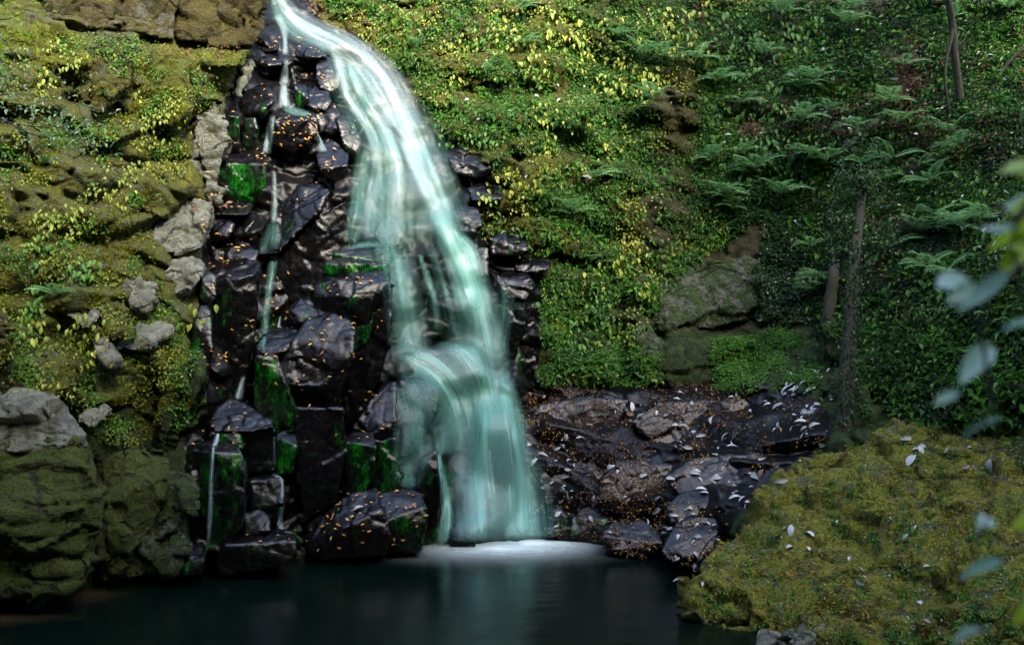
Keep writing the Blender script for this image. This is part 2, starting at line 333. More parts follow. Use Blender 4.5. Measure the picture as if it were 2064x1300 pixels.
# ------------------------------------------------------------------ rocks
def make_rock(name, label, d0, pts, mat, thick=.9, vox=.045, n1=.05, n2=.05, n3=.02, algae=.4, moss=.6, lush=.5, cat='rock', strat=0, dark=0., fac=.12, fsc=1.5, group=None, smooth=2, shrink=.92):
    a = np.array(pts, float)
    if a.shape[1] == 2: a = np.c_[a, np.zeros(len(a))]
    c = a[:, :2].mean(0)
    if d0 is None: d0 = 0
    if d0 < 8: d0 = float(D(c[0], c[1])) - d0          # small numbers: metres out from the face
    fr = at(a[:, 0], a[:, 1], d0 + a[:, 2])
    e = c + (a[:, :2] - c) * shrink; bk = at(e[:, 0], e[:, 1], d0 + a[:, 2] + thick)
    bm = bmesh.new(); vs = [bm.verts.new(v) for v in np.r_[fr, bk]]
    r = bmesh.ops.convex_hull(bm, input=vs)
    bmesh.ops.delete(bm, geom=list({g for g in r['geom_interior'] + r['geom_unused'] if isinstance(g, bmesh.types.BMVert)}), context='VERTS')
    bmesh.ops.recalc_face_normals(bm, faces=bm.faces)
    me0 = bpy.data.meshes.new('hull'); bm.to_mesh(me0); bm.free()
    t = bpy.data.objects.new('hull', me0); C.collection.objects.link(t)
    md = t.modifiers.new('r', 'REMESH'); md.mode = 'VOXEL'; md.voxel_size = vox
    dg = bpy.context.evaluated_depsgraph_get(); me = bpy.data.meshes.new_from_object(t.evaluated_get(dg))
    bpy.data.objects.remove(t); bpy.data.meshes.remove(me0)
    n = len(me.vertices); V = np.empty(n * 3, np.float32); me.vertices.foreach_get('co', V); V = V.reshape(-1, 3).astype(float)
    E = np.empty(len(me.edges) * 2, np.int32); me.edges.foreach_get('vertices', E); E = E.reshape(-1, 2)
    for _ in range(smooth):
        S = np.zeros_like(V); K = np.zeros(n)
        np.add.at(S, E[:, 0], V[E[:, 1]]); np.add.at(S, E[:, 1], V[E[:, 0]]); np.add.at(K, E[:, 0], 1); np.add.at(K, E[:, 1], 1)
        V = .5 * V + .5 * S / K[:, None]
    me.vertices.foreach_set('co', V.astype(np.float32).ravel()); me.update()
    N = np.empty(n * 3, np.float32); me.vertices.foreach_get('normal', N); N = N.reshape(-1, 3)
    sd = abs(hash(label)) % 1 if False else int(d0 * 977 + c[0] * 13 + c[1] * 7)
    O = np.array([sd % 91, sd % 37, sd % 53])
    f1, f2 = worley(V * 1.9 + O + .2 * fbm(V * 2, 2, 5)[:, None], 11)
    dsp = n1 * 2 * fbm(V * 1.1 + O, 3, 1) - n2 * (1 - np.minimum((f2 - f1) / .12, 1)) + n2 * .8 * fbm(V * 3.2 + O, 4, 2) + n3 * fbm(V * 11 + O, 3, 3)
    dsp += fac * facets(V * fsc + O + .12 * fbm(V * 3, 2, 5)[:, None], 21) + fac * .4 * facets(V * fsc * 2.3 + O, 31)
    if strat: dsp += strat * (1 - np.abs(vn(V * np.array([.6, .6, 4.5]) + O, 8))) ** 4 * -1
    V2 = V + N * dsp[:, None]
    me.vertices.foreach_set('co', V2.astype(np.float32).ravel())
    me.polygons.foreach_set('use_smooth', np.ones(len(me.polygons), bool))
    for k, v in (('algae', algae), ('moss', moss), ('lush', lush), ('dark', dark)):
        x = me.attributes.new(k, 'FLOAT', 'POINT'); x.data.foreach_set('value', np.full(n, v, np.float32))
    q = [tuple(p.vertices) for p in me.polygons]
    FKIND.extend([3 if mat == M_WET else 2 if moss < .5 else 1] * len(q)); SOLID_V.append(V2); SOLID_F.extend([tuple(i + _off[0] for i in p) for p in q]); _off[0] += n
    # origin at the rock's foot
    base = Vector((float(V2[:, 0].mean()), float(V2[:, 1].mean()), float(V2[:, 2].min())))
    me.transform(Matrix.Translation(-base)); me.update(); me.name = name
    o = obj(name, me, mat, loc=base)
    return tag(o, label, cat, group)

def pt(s): return [tuple(float(v) for v in t.split(',')) for t in s.split()]
# each: name, label, metres out from the face, corners (photo x, y, metres back), options
WET = [
 ('rock_pillar', 'dark wet pillar with a green edge between the mossy ribs and the black column', .75, '388,650,.1 402,612,.3 424,618,.3 430,700,0 418,790,0 384,850,0 374,760,0', {'algae': .7}),
 ('rock', 'wet knob of rock under the grey-green rock, beside the black column', .8, '402,560,.1 414,545,.3 436,552,.3 440,600,0 420,625,0 400,600,0', {'algae': .65}),
 ('rock_slab', 'flat wet slab at the brink with the thin stream running over it', .5, '497,118,.0 515,104,.5 560,102,.6 592,112,.5 590,128,0 545,134,-.1 505,130,0 500,138,.2 590,136,.2', {}),
 ('rock', 'small dark wet stone under the brink beside the pale cliff edge', .4, '522,88,.2 540,80,.4 562,84,.4 563,100,0 545,106,0 523,103,0', {}),
 ('boulder', 'wet boulder strewn with orange leaves between thin stream and white fall at the brink', .5, '583,95,.1 595,80,.5 640,76,.6 660,92,.3 664,112,0 640,118,-.1 605,120,0 588,112,0', {}),
 ('boulder', 'rounded black boulder with leaf flecks below the brink, touching the white fall', .55, '634,130,.1 650,113,.4 672,116,.4 688,150,.1 686,188,0 668,196,0 645,180,-.1 634,155,0', {}),
 ('rock_block', 'dark wet block directly behind the first drop of the thin stream', .1, '508,140,.1 590,134,.2 600,170,0 590,185,0 505,180,0', {'algae': .55}),
 ('boulder', 'wide wet boulder with a bluish sloping top and a few leaves, beside the thin stream', .6, '484,200,.0 498,180,.4 530,168,.6 556,178,.5 552,205,-.1 530,225,-.2 488,228,-.1 482,218,0 530,240,0 490,245,0', {}),
 ('rock_pillar', 'slim wet pillar with a pale bluish cap beside the grey dry rock', .55, '456,212,.2 466,200,.4 482,208,.3 484,235,0 482,305,.1 456,306,.1 455,235,0', {'algae': .75}),
 ('rock_pillar', 'green-streaked wet pillar hanging under the wide bluish boulder', .5, '486,228,.1 516,226,.1 520,260,0 512,308,.1 490,310,.1', {'algae': .8}),
 ('rock_block', 'black undercut block behind the twin thin streams', .3, '516,232,.1 550,232,.1 548,310,.1 516,310,.1', {'algae': .55}),
 ('boulder', 'flat-topped wet boulder whose front is plastered with orange leaves', .85, '542,236,.2 560,222,.7 610,222,.8 634,232,.5 646,262,.1 630,285,0 592,312,.1 560,300,0 543,290,0 545,245,0 620,240,0', {'algae': .5}),
 ('rock', 'leaf-covered wet rock beside the second drop of the thin stream', .55, '592,172,.1 604,166,.4 620,172,.4 624,200,0 612,220,.1 596,215,.1', {'algae': .7}),
 ('boulder', 'dark faceted boulder with orange leaves, mid-way between the two streams', .55, '616,190,.2 632,172,.4 662,176,.4 672,205,.1 660,222,0 630,226,0 616,212,0', {}),
 ('boulder', 'knobbly black boulder wedged above the shiny faceted stone', .5, '626,232,.1 640,212,.3 676,206,.4 690,228,.1 684,262,0 664,276,0 640,268,.0', {}),
 ('rock', 'angular wet rock with green flank pressed against the white fall', .6, '676,240,.1 690,230,.4 716,246,.3 730,290,.1 724,315,0 705,318,0 690,290,-.1', {'algae': .65}),
 ('boulder', 'shiny faceted stone with a pale lilac sheen and pointed foot', .75, '634,312,.1 650,290,.4 668,280,.6 704,312,.3 702,335,0 676,372,.1 660,368,.1 644,342,-.1', {}),
 ('rock_block', 'square wet block with a bright green mossy front and leaf-dotted ledge', .8, '438,312,.3 452,303,.7 532,304,.7 540,316,.4 536,330,0 440,328,-.05 434,365,0 436,408,0 520,408,.1 534,380,0', {'algae': .95}),
 ('rock_slab', 'long diagonal wet slab with lilac sheen slanting down to a grey film of water', .95, '600,372,.4 640,366,.6 664,380,.3 645,428,0 592,466,-.1 560,512,-.2 520,516,-.1 506,494,.1 548,440,.2 572,410,.3', {'thick': 1.3}),
 ('rock_wall', 'tall black vertical rock face in deep shadow under the diagonal slab', .35, '645,428,0 700,400,.2 712,500,.2 690,640,.1 640,690,0 560,780,0 500,790,0 520,560,.1 562,510,0', {'algae': .42, 'thick': 1.4}),
 ('rock_ledge', 'narrow wet ledge covered with orange and rust leaves under the green-fronted block', .75, '385,416,.3 400,406,.7 505,408,.7 512,418,.3 500,436,0 400,430,0', {}),
 ('boulder', 'glossy wet boulder below the left end of the leaf ledge', .75, '420,440,.2 432,430,.4 462,432,.4 474,455,.1 462,480,0 432,478,0', {}),
 ('boulder', 'round dark boulder under the middle of the leaf ledge', .7, '448,436,.2 470,428,.4 508,430,.4 514,448,.1 494,476,.0 470,480,0', {}),
 ('boulder', 'low wet boulder with dark hollow above the tall black column', .7, '420,494,.1 440,482,.4 490,484,.4 524,505,.2 518,530,0 470,538,0 428,528,0', {}),
 ('rock_column', 'tall black column with a shiny cap and green moss stripes down its edges', .75, '424,545,.2 436,528,.6 500,520,.7 528,528,.5 515,552,.0 480,560,-.1 428,568,0 412,700,0 405,870,.1 470,880,.1 500,760,.1 520,640,.1', {'algae': .52, 'thick': 1.3}),
 ('rock_block', 'uppermost bright green mossy block by the water ledge', .95, '672,512,.0 690,497,.3 735,490,.5 784,497,.3 787,530,0 784,548,0 676,522,.0', {'algae': 1.25}),
 ('rock_block', 'second bright green mossy block, under a thin leaf-strewn slab', 1.15, '652,530,.0 672,518,.3 770,522,.3 783,532,0 782,556,0 720,556,0 650,556,0', {'algae': 1.3}),
 ('boulder', 'broad dark boulder with a grey shiny facet under the green blocks', 1.3, '630,572,.1 650,553,.4 782,545,.5 784,570,.1 752,604,-.1 700,600,-.2 676,562,.0 628,600,0 640,650,.1 740,660,.1', {'algae': .6}),
 ('rock_block', 'dark green undercut rock holding dead leaves beneath the shiny facet', 1.1, '660,604,.1 752,606,0 756,650,0 742,690,.1 700,720,.1 690,650,.1', {'algae': .95}),
 ('rock_wall', 'smooth black rock wall wet from the veil, right of the big shiny boulder', .9, '752,560,.2 786,548,.1 788,690,0 770,760,0 724,840,0 690,880,.1 690,760,.1 722,690,.1', {'algae': .25, 'thick': 1.2}),
 ('rock', 'peaked rock capped with rust-red leaves above the big shiny boulder', 1.25, '584,628,.1 604,606,.3 622,598,.4 662,630,.2 655,650,0 600,652,0', {'algae': .7}),
 ('boulder', 'big shiny lilac-grey boulder in the middle of the dark rocks', 1.5, '590,690,.1 616,640,.4 640,632,.5 700,636,.5 716,672,.2 712,714,0 688,768,-.05 640,780,-.1 566,776,-.1 550,760,0 580,820,.3 680,826,.3', {'vox': .04}),
 ('rock_slab', 'small wet slab with a puddle of running water, beside the big shiny boulder', 1.35, '512,700,.0 530,676,.3 560,660,.6 600,664,.5 604,676,.3 580,706,0 545,722,-.05 515,716,0', {}),
 ('rock_block', 'steep mossy green wedge dotted with yellow leaves below the puddled slab', 1.15, '513,716,0 560,716,.1 572,770,0 600,830,0 602,872,.1 560,880,.1 512,820,.1', {'algae': .9}),
 ('rock_wall', 'black shadowed rock under the big shiny boulder', 1.0, '590,820,.1 690,822,.1 700,900,.1 680,1010,0 610,1060,0 596,940,0', {'algae': .55, 'thick': 1.2}),
 ('boulder', 'wet dome rock where a little stream lands, yellow leaves along its rim', 1.25, '418,852,.1 436,822,.4 470,803,.6 500,812,.5 552,850,.2 555,862,0 500,872,-.1 430,870,-.05', {}),
 ('rock_block', 'black cube of rock beneath the wet dome', 1.05, '470,868,.1 556,862,.1 552,950,.05 480,958,.1', {'algae': .5}),
 ('rock_block', 'green mossy niche stone behind the top of the tall thin stream', 1.05, '420,868,.2 480,866,.2 490,905,.1 425,900,.1', {'algae': 1.0}),
 ('rock_column', 'broad green-black column carrying the tall thin stream into the pool', 1.35, '378,905,.1 392,892,.4 440,888,.6 478,896,.4 490,912,.1 497,960,0 488,1060,0 450,1110,0 392,1110,0 374,1000,0 430,910,-.1', {'algae': .8}),
 ('rock_column', 'narrow bright green column between black rocks, with its own trickle', 1.05, '553,880,.1 568,870,.3 596,874,.3 600,900,0 590,956,0 556,958,0', {'algae': 1.05}),
 ('rock_block', 'wet block with leaf-dotted top where the side trickle bends', 1.25, '500,968,.2 515,956,.5 560,954,.5 572,966,.2 572,1020,0 505,1030,0', {'algae': .55}),
 ('rock_arch', 'low arch-shaped wet rock just above the bottom block by the pool', 1.3, '474,1064,.1 490,1036,.2 520,1026,.3 542,1040,.2 545,1072,0 500,1082,0', {'algae': .6}),
 ('rock_block', 'long wet block with a sloping leaf-dotted top at the water edge', 1.5, '436,1090,.2 470,1078,.4 520,1064,.6 590,1066,.6 598,1090,.1 596,1130,0 520,1152,0 440,1160,0 452,1100,-.05', {'algae': .6}),
 ('rock', 'small green-topped rock beside the foot of the tall thin stream', 1.3, '366,1110,.2 384,1092,.4 410,1094,.4 416,1130,0 405,1160,0 362,1160,0', {'algae': .65}),
 ('rock_pillar', 'wide bright green pillar beside the smooth black wall', 1.15, '694,890,.1 712,868,.4 754,872,.4 760,900,0 752,960,0 730,1010,0 692,1024,.1', {'algae': 1.0}),
 ('boulder', 'leaf-spattered grey boulder at the left edge of the lower veil', 1.25, '724,850,.1 745,806,.4 776,770,.6 800,770,.5 800,850,0 784,890,0 740,884,-.05', {}),
 ('rock_pillar', 'green wet pillar behind the thin lower veil', 1.05, '752,885,.1 800,880,.1 812,960,0 790,1000,0 740,1000,.1', {'algae': .95}),
 ('boulder', 'large wet boulder littered with yellow leaves at the edge of the pool', 1.35, '606,1100,.2 650,1040,.4 710,990,.6 760,984,.6 770,1030,.1 790,1080,0 780,1120,0 640,1130,0 700,1060,-.1', {'vox': .04}),
 ('boulder', 'rounded grey boulder with dark green front under the thin veil at the pool', 1.45, '742,1020,.2 766,990,.4 810,984,.6 850,992,.5 864,1020,.1 862,1060,0 850,1110,.1 760,1115,.2 770,1050,-.1', {'algae': .7}),
 ('rock_slab', 'broad slab with horizontal green bands seen through the lower veil', .95, '788,770,.4 850,762,.5 886,780,.3 880,830,.1 850,915,0 800,925,-.1 786,860,0', {'algae': .62}),
 ('rock', 'dark stones wedged between the veil-covered slab and the white fall', .75, '846,925,.1 880,905,.2 888,960,0 885,1060,.0 850,1090,.1 840,990,.1', {'algae': .55}),
 ('rock', 'smooth small dark rock at the foot of the main fall', .6, '908,1070,.1 920,1048,.3 940,1042,.3 956,1060,.1 956,1108,.0 905,1108,0', {'algae': .5}),
 ('rock', 'pyramid-shaped rock behind the upper curtain of water', .45, '740,495,0 762,450,.2 790,436,.3 818,470,.1 815,505,0', {}),
 ('rock_block', 'green mossy block behind the water below the first ledge', .2, '846,495,.2 880,484,.4 916,490,.3 916,540,0 880,560,0 850,545,0', {'algae': .85}),
 ('rock_ledge', 'wide rock step over which the lower fall curves', .4, '786,712,.2 800,698,.5 900,690,.6 960,700,.5 985,760,.1 930,790,0 860,770,0 790,760,0', {'algae': .6}),
 ('rock_ledge', 'first water-covered rock step under the upper curtain', .15, '690,500,.2 720,488,.5 930,486,.5 985,500,.3 985,560,0 880,560,0 790,545,0', {'algae': .6}),
 ('boulder', 'hidden boulder making the round bulge in the lower white fall', .85, '960,850,.2 985,820,.5 1030,820,.5 1050,880,.1 1040,1000,0 960,1010,0', {}),
 ('rock_slab', 'wet slab with orange leaves jutting out beside the falling water', .6, '1036,532,.1 1060,518,.4 1105,522,.4 1112,540,.1 1080,552,0 1040,548,0', {}),
 ('boulder', 'reddish-brown wet boulder just under the jutting leaf slab', .7, '1000,560,.1 1015,545,.4 1070,550,.4 1078,580,.1 1060,606,0 1010,600,0', {}),
 ('rock_column', 'glossy wet column at the right edge of the white fall', .55, '1012,600,.1 1060,596,.1 1064,640,0 1040,720,.1 1010,725,.1', {'algae': .6}),
 ('rock_wall', 'black smooth rock wall between the white fall and the green bank', .3, '1050,620,.1 1084,615,.2 1086,740,.1 1070,800,.1 1040,800,.1 1036,720,0', {'algae': .25}),
 ('boulder', 'grey wet boulder beside the middle of the upper fall', .45, '900,318,.1 930,298,.4 985,310,.4 995,340,0 960,362,0 915,350,0', {'algae': .5}),
 ('boulder', 'dark green wet boulder above the one with the leaf trail, beside the fall', .5, '940,380,.2 965,366,.4 1010,372,.4 1015,402,0 985,412,0 950,405,0', {'algae': .75}),
 ('boulder', 'smooth wet boulder with a trail of leaves down its side, beside the fall', .6, '912,425,.2 935,410,.4 968,418,.3 975,455,0 955,475,0 918,470,0', {'algae': .6}),
 ('boulder', 'mossy dark boulder beside the first water step', .55, '985,480,.1 1010,468,.3 1055,476,.3 1070,505,0 1030,520,0 992,515,0', {'algae': .75}),
 ('rock', 'upright green-stained stone in a dark niche by the foam', .7, '1098,1060,.1 1108,1028,.2 1128,1020,.3 1146,1040,.1 1148,1080,0 1100,1084,0', {'algae': .85}),
 ('rock', 'bright green wet rock between the niche stone and the dark crack', .6, '1150,1040,.2 1180,1020,.4 1232,1024,.4 1236,1050,0 1200,1075,0 1150,1085,0', {'algae': 1.1}),
 ('boulder', 'wet reddish-black boulder dipping into the pool, crossed by a small drip', 1.1, '1212,1080,.1 1230,1052,.4 1290,1046,.5 1330,1066,.3 1340,1095,.0 1300,1122,0 1225,1110,0', {'algae': .35}),
 ('boulder', 'big dark round boulder with moss cap at the pool edge', 1.5, '1330,1110,.1 1355,1062,.4 1390,1042,.6 1440,1046,.5 1452,1070,.2 1430,1120,0 1400,1140,0 1345,1130,0', {'algae': .45}),
 ('rock', 'grey leaning slab squeezed between round boulder and mossy outcrop', 1.5, '1404,1130,.0 1425,1092,.2 1448,1074,.3 1454,1100,.2 1430,1155,0 1405,1160,0', {'algae': .2}),
 ('rock_slab', 'dark cracked slab with lilac sheen in the middle of the leaf-strewn slope', .6, '1215,960,.2 1240,930,.4 1330,915,.6 1360,940,.3 1320,1010,0 1250,1040,0 1205,1010,0', {'algae': .4}),
 ('rock_slab', 'wet sloping slab right beside the white fall, its top edge lined with leaves', .5, '1085,960,.2 1110,930,.4 1200,930,.5 1215,960,.2 1190,1015,0 1095,1020,0', {'algae': .5}),
 ('rock_slab', 'long dark slab on the slope under a band of orange leaves', .45, '1060,850,.2 1090,810,.4 1200,790,.6 1270,805,.4 1230,880,.1 1120,920,0 1070,900,0', {'algae': .35}),
 ('rock_slab', 'flat dark slab thickly strewn with pale leaves on the slope', .4, '1270,850,.3 1330,812,.5 1500,800,.6 1560,830,.4 1500,890,.1 1330,910,0', {'algae': .3}),
 ('rock_slab', 'wet slab with pale leaves lower on the slope, near the moss outcrop', .5, '1340,960,.3 1400,920,.5 1530,910,.5 1560,940,.3 1500,990,0 1380,1020,0', {'algae': .3}),
 ('rock_block', 'dark wet block with green face above the round boulder', .6, '1340,1020,.2 1370,992,.4 1440,985,.4 1455,1015,.1 1440,1050,0 1350,1055,0', {'algae': .6}),
]
for nm, lb, out, s, kw in WET:
    k = dict(n1=.012, n2=.010, n3=.008, algae=.5, smooth=1, fac=.06, fsc=1.0, vox=.036); k.update(kw)
    if k['algae'] > .7: k['algae'] *= .86
    make_rock(nm, lb, out, pt(s), M_WET, **k)
DRY = [
 ('cliff_block', 'big brown moss-skinned cliff block with pale bare edge beside the brink', 1.35, '352,60,0 350,-140,.2 500,-120,.3 527,10,.25 522,55,.2 497,96,.15 440,98,-.1 360,80,-.1', dict(thick=2, vox=.05, moss=.66, lush=-.1, n1=.1)),
 ('cliff_block', 'weathered cliff block with pale vertical streaks between two brown ones', 1.3, '238,64,0 240,-140,.2 345,-140,.2 350,60,.1 350,84,0 300,76,-.1', dict(thick=2, vox=.05, moss=.56, lush=-.1, n1=.1)),
 ('cliff_block', 'darker brown cliff block at the far end of the top row, above the mossy knob', 1.25, '85,50,.1 80,-140,.2 230,-140,.2 236,60,0 160,62,-.1', dict(thick=2, vox=.05, moss=.6, lush=-.2, n1=.1)),
 ('rock', 'pale bare rock edge bordering the wet rocks just below the cliff block', .5, '474,150,0 482,125,.2 508,120,.3 512,140,.1 500,165,0 480,195,0 468,190,0', dict(moss=.12)),
 ('rock_ledge', 'ledge of bright yellow-green moss and bare stone under the brown cliff block', .7, '280,100,.4 420,92,.7 505,100,.6 500,125,.1 470,140,0 380,120,-.1 290,118,-.1', dict(moss=.75, lush=1.0)),
 ('rock_column', 'dry grey cracked rock column between moss and wet black rocks', .65, '388,230,.1 420,216,.4 462,222,.4 456,300,0 440,405,0 365,402,.1 374,345,0 396,300,-.05', dict(moss=.40, strat=.08, fac=.22)),
 ('boulder', 'large rounded grey boulder at the end of the leaf ledge', .75, '304,462,.1 318,432,.4 352,412,.6 420,418,.5 424,450,.1 412,500,0 360,518,-.05 310,505,0', dict(moss=.38, strat=.05, fac=.22)),
 ('rock', 'smooth green-grey angular rock below the rounded grey boulder', .95, '318,560,.1 340,524,.3 380,515,.4 415,528,.3 412,555,0 380,598,0 350,600,0', dict(dark=.9, moss=.35, lush=.9)),
 ('rock', 'flat pale triangular stone slab beside the green-grey rock', .8, '238,572,.2 250,560,.4 310,562,.4 318,575,.2 290,620,0 270,615,0', dict(moss=.25)),
 ('rock', 'pale flat stone with leaf litter on top and moss in front, above the split pair', .9, '128,632,.2 140,618,.5 190,620,.5 198,632,.2 180,664,0 150,656,0', dict(moss=.3)),
 ('rock', 'mossy block with a pale bare top next to the flat littered stone', .95, '196,625,.2 210,608,.5 252,606,.5 262,625,.2 262,670,0 215,680,0', dict(moss=.62)),
 ('rock', 'long pale cracked stone slanting down the mossy wall', 1.0, '180,690,.1 200,674,.3 215,680,.2 238,725,0 232,742,0 212,735,0 190,708,0', dict(moss=.08)),
 ('rock', 'pale cracked stone shaped like a loaf in the mossy wall', 1.0, '226,684,.1 245,664,.4 285,655,.5 302,668,.3 314,700,0 270,712,-.05 232,700,0', dict(moss=.08)),
 ('rock', 'small pale split stone beside the loaf-shaped one', .95, '290,655,.3 315,646,.4 345,655,.4 346,672,.1 316,692,0 300,682,0', dict(moss=.15)),
 ('boulder', 'moss-covered boulder at the right of the split stones', .85, '320,700,.1 340,668,.3 365,672,.3 376,700,.1 370,740,0 325,740,0', dict(moss=.9, lush=.8)),
 ('rock', 'long mossy block with a flat pale top edge and a white pebble', 1.1, '0,752,.2 30,728,.5 140,724,.6 158,745,.3 165,790,0 100,810,-.05 0,800,0', dict(moss=.62)),
 ('boulder', 'big pale boulder with lichen-yellow moss at the edge of the picture', 1.3, '-40,810,.2 20,788,.4 90,790,.5 112,830,.2 165,890,.1 130,912,-.05 30,920,-.1 -40,900,0', dict(moss=.36, lush=1.0, vox=.05)),
 ('rock', 'small pale stone in dark moss right of the big pale boulder', .95, '148,838,.1 165,820,.3 205,820,.3 215,838,.1 190,860,0 155,858,0', dict(moss=.3)),
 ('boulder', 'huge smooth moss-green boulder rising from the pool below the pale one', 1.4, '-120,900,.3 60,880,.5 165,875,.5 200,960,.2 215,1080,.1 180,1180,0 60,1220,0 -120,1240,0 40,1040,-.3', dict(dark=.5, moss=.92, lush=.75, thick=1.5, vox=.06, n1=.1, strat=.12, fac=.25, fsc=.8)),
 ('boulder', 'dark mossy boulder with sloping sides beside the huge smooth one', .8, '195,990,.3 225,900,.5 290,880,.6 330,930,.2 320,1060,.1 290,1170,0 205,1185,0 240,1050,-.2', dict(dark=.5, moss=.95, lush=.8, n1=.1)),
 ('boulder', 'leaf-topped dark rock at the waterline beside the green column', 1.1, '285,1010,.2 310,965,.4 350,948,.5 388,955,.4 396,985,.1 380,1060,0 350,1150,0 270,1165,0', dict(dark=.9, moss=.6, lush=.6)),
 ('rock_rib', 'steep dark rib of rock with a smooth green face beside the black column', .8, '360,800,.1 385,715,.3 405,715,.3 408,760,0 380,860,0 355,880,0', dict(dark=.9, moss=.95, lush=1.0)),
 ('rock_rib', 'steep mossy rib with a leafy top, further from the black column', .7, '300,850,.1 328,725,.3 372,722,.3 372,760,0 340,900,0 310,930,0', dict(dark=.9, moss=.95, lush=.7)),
 ('rock', 'small pale-topped mossy stone just above the waterline', .7, '90,1165,.2 120,1150,.4 165,1152,.3 170,1170,0 150,1190,0 85,1195,0', dict(moss=.5, lush=.9)),
 ('boulder', 'brown mossy block half cut off by the picture edge, above the flat-topped block', 1.1, '-60,640,.2 0,612,.5 22,625,.3 30,660,0 20,720,0 -60,740,0', dict(moss=.6, lush=.2)),
 ('boulder', 'mossy cliff knob with a bare pale rim at the head of the left wall', .7, '-40,80,.5 60,60,.7 150,72,.7 178,90,.4 170,130,0 60,140,-.1 -40,140,0', dict(moss=.7, lush=.8, n1=.1)),
 ('boulder', 'bulging moss-brown rock with a pale bare rib in the upper left wall', .7, '140,110,.3 200,72,.6 270,76,.6 282,100,.3 262,180,0 200,220,-.1 150,190,0', dict(moss=.6, lush=.3, n1=.1)),
 ('boulder', 'big mossy bulge covered with fine green sprigs, above the hanging yellow leaves', .7, '255,150,.3 290,112,.5 370,112,.5 400,150,.2 395,220,0 330,250,-.1 265,235,0', dict(moss=.95, lush=.8, n1=.1)),
 ('boulder', 'moss-covered boulder at the top right of the falls strewn with brown leaves', .8, '640,10,.5 700,0,.8 800,10,.8 838,45,.4 830,80,.1 770,118,0 700,60,.2', dict(moss=.72, lush=.8)),
 ('boulder', 'rounded golden-green mossy boulder overlooking the white fall', .95, '735,70,.4 780,40,.7 830,48,.6 838,80,.2 820,130,0 770,140,0', dict(moss=.85, lush=.7)),
 ('boulder', 'brown mossy rock with an L-shaped pale bare patch', .7, '840,50,.3 880,28,.5 985,32,.5 1000,60,.2 985,105,0 870,112,-.1 838,90,0', dict(moss=.66, lush=.2)),
 ('boulder', 'mossy boulder with a pale rim at the very top edge', .6, '925,0,.3 950,-30,.5 985,-20,.5 996,10,.1 990,36,0 935,36,0', dict(moss=.55)),
 ('rock', 'low mossy ledge with pale bare spots under the L-patch rock', .8, '838,125,.3 870,108,.6 950,112,.6 965,130,.2 930,150,0 850,150,0', dict(moss=.62)),
 ('rock_ledge', 'wide mossy ledge with pale stone chips amid the yellow-leaved plants', .8, '950,215,.4 1010,198,.7 1180,196,.7 1205,215,.3 1160,240,0 980,250,-.05', dict(moss=.7, lush=.9)),
 ('boulder', 'olive mossy boulder beneath the wide ledge beside the fall', .7, '920,250,.3 960,232,.5 1050,228,.5 1060,250,.2 1020,270,0 940,280,0', dict(moss=.85, lush=.8)),
 ('boulder', 'mossy block with a hanging grass tuft at its edge', .75, '1035,345,.2 1060,332,.4 1102,334,.4 1108,360,.1 1096,400,0 1040,395,0', dict(moss=.85, lush=.8)),
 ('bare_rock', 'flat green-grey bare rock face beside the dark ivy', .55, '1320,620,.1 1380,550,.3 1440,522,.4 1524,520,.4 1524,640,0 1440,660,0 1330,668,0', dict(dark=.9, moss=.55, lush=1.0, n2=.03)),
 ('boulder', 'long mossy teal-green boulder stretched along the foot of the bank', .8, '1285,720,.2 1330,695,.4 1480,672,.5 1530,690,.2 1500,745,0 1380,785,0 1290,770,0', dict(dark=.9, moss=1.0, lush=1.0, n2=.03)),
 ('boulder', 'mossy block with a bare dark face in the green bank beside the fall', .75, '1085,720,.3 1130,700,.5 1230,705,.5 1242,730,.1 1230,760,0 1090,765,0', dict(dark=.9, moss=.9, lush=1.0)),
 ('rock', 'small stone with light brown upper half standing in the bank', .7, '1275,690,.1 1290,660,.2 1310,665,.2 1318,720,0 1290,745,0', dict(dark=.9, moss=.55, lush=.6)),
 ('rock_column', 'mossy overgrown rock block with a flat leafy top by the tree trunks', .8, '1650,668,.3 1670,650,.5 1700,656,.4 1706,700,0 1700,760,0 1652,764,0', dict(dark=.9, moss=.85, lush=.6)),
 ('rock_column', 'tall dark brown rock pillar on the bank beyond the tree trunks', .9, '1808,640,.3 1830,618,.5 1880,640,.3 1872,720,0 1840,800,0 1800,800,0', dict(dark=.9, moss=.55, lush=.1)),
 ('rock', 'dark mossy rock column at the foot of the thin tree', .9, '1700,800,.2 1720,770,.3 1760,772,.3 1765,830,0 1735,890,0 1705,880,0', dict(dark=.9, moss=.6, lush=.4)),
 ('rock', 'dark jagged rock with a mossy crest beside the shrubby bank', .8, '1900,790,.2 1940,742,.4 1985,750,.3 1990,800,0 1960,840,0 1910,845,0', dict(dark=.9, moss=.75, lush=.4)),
 ('outcrop', 'huge mossy outcrop sloping into the pool in front, dotted with leaves', 14.2, '1402,1262,.3 1400,1205,.6 1455,1082,2.0 1520,1030,2.6 1620,962,3.2 1700,890,3.7 1800,862,3.7 2100,850,3.2 2250,900,2.2 2200,1300,-1.6 1950,1360,-1.6 1700,1340,-.9 1500,1310,-.2 1440,1290,.0 1560,1150,.8 1800,1180,.3', dict(dark=-1.0, strat=.12, thick=1.5, vox=.05, moss=.61, lush=1.0, n1=.12, n2=.06, n3=.025, fac=.36, fsc=.8, shrink=.95, cat='rock outcrop')),
 ('rock', 'grey wet-footed stone with a white leaf at the base of the huge outcrop', 13.3, '1530,1296,.1 1535,1268,.2 1572,1262,.3 1584,1280,.1 1570,1320,0 1530,1330,0', dict(moss=.15)),
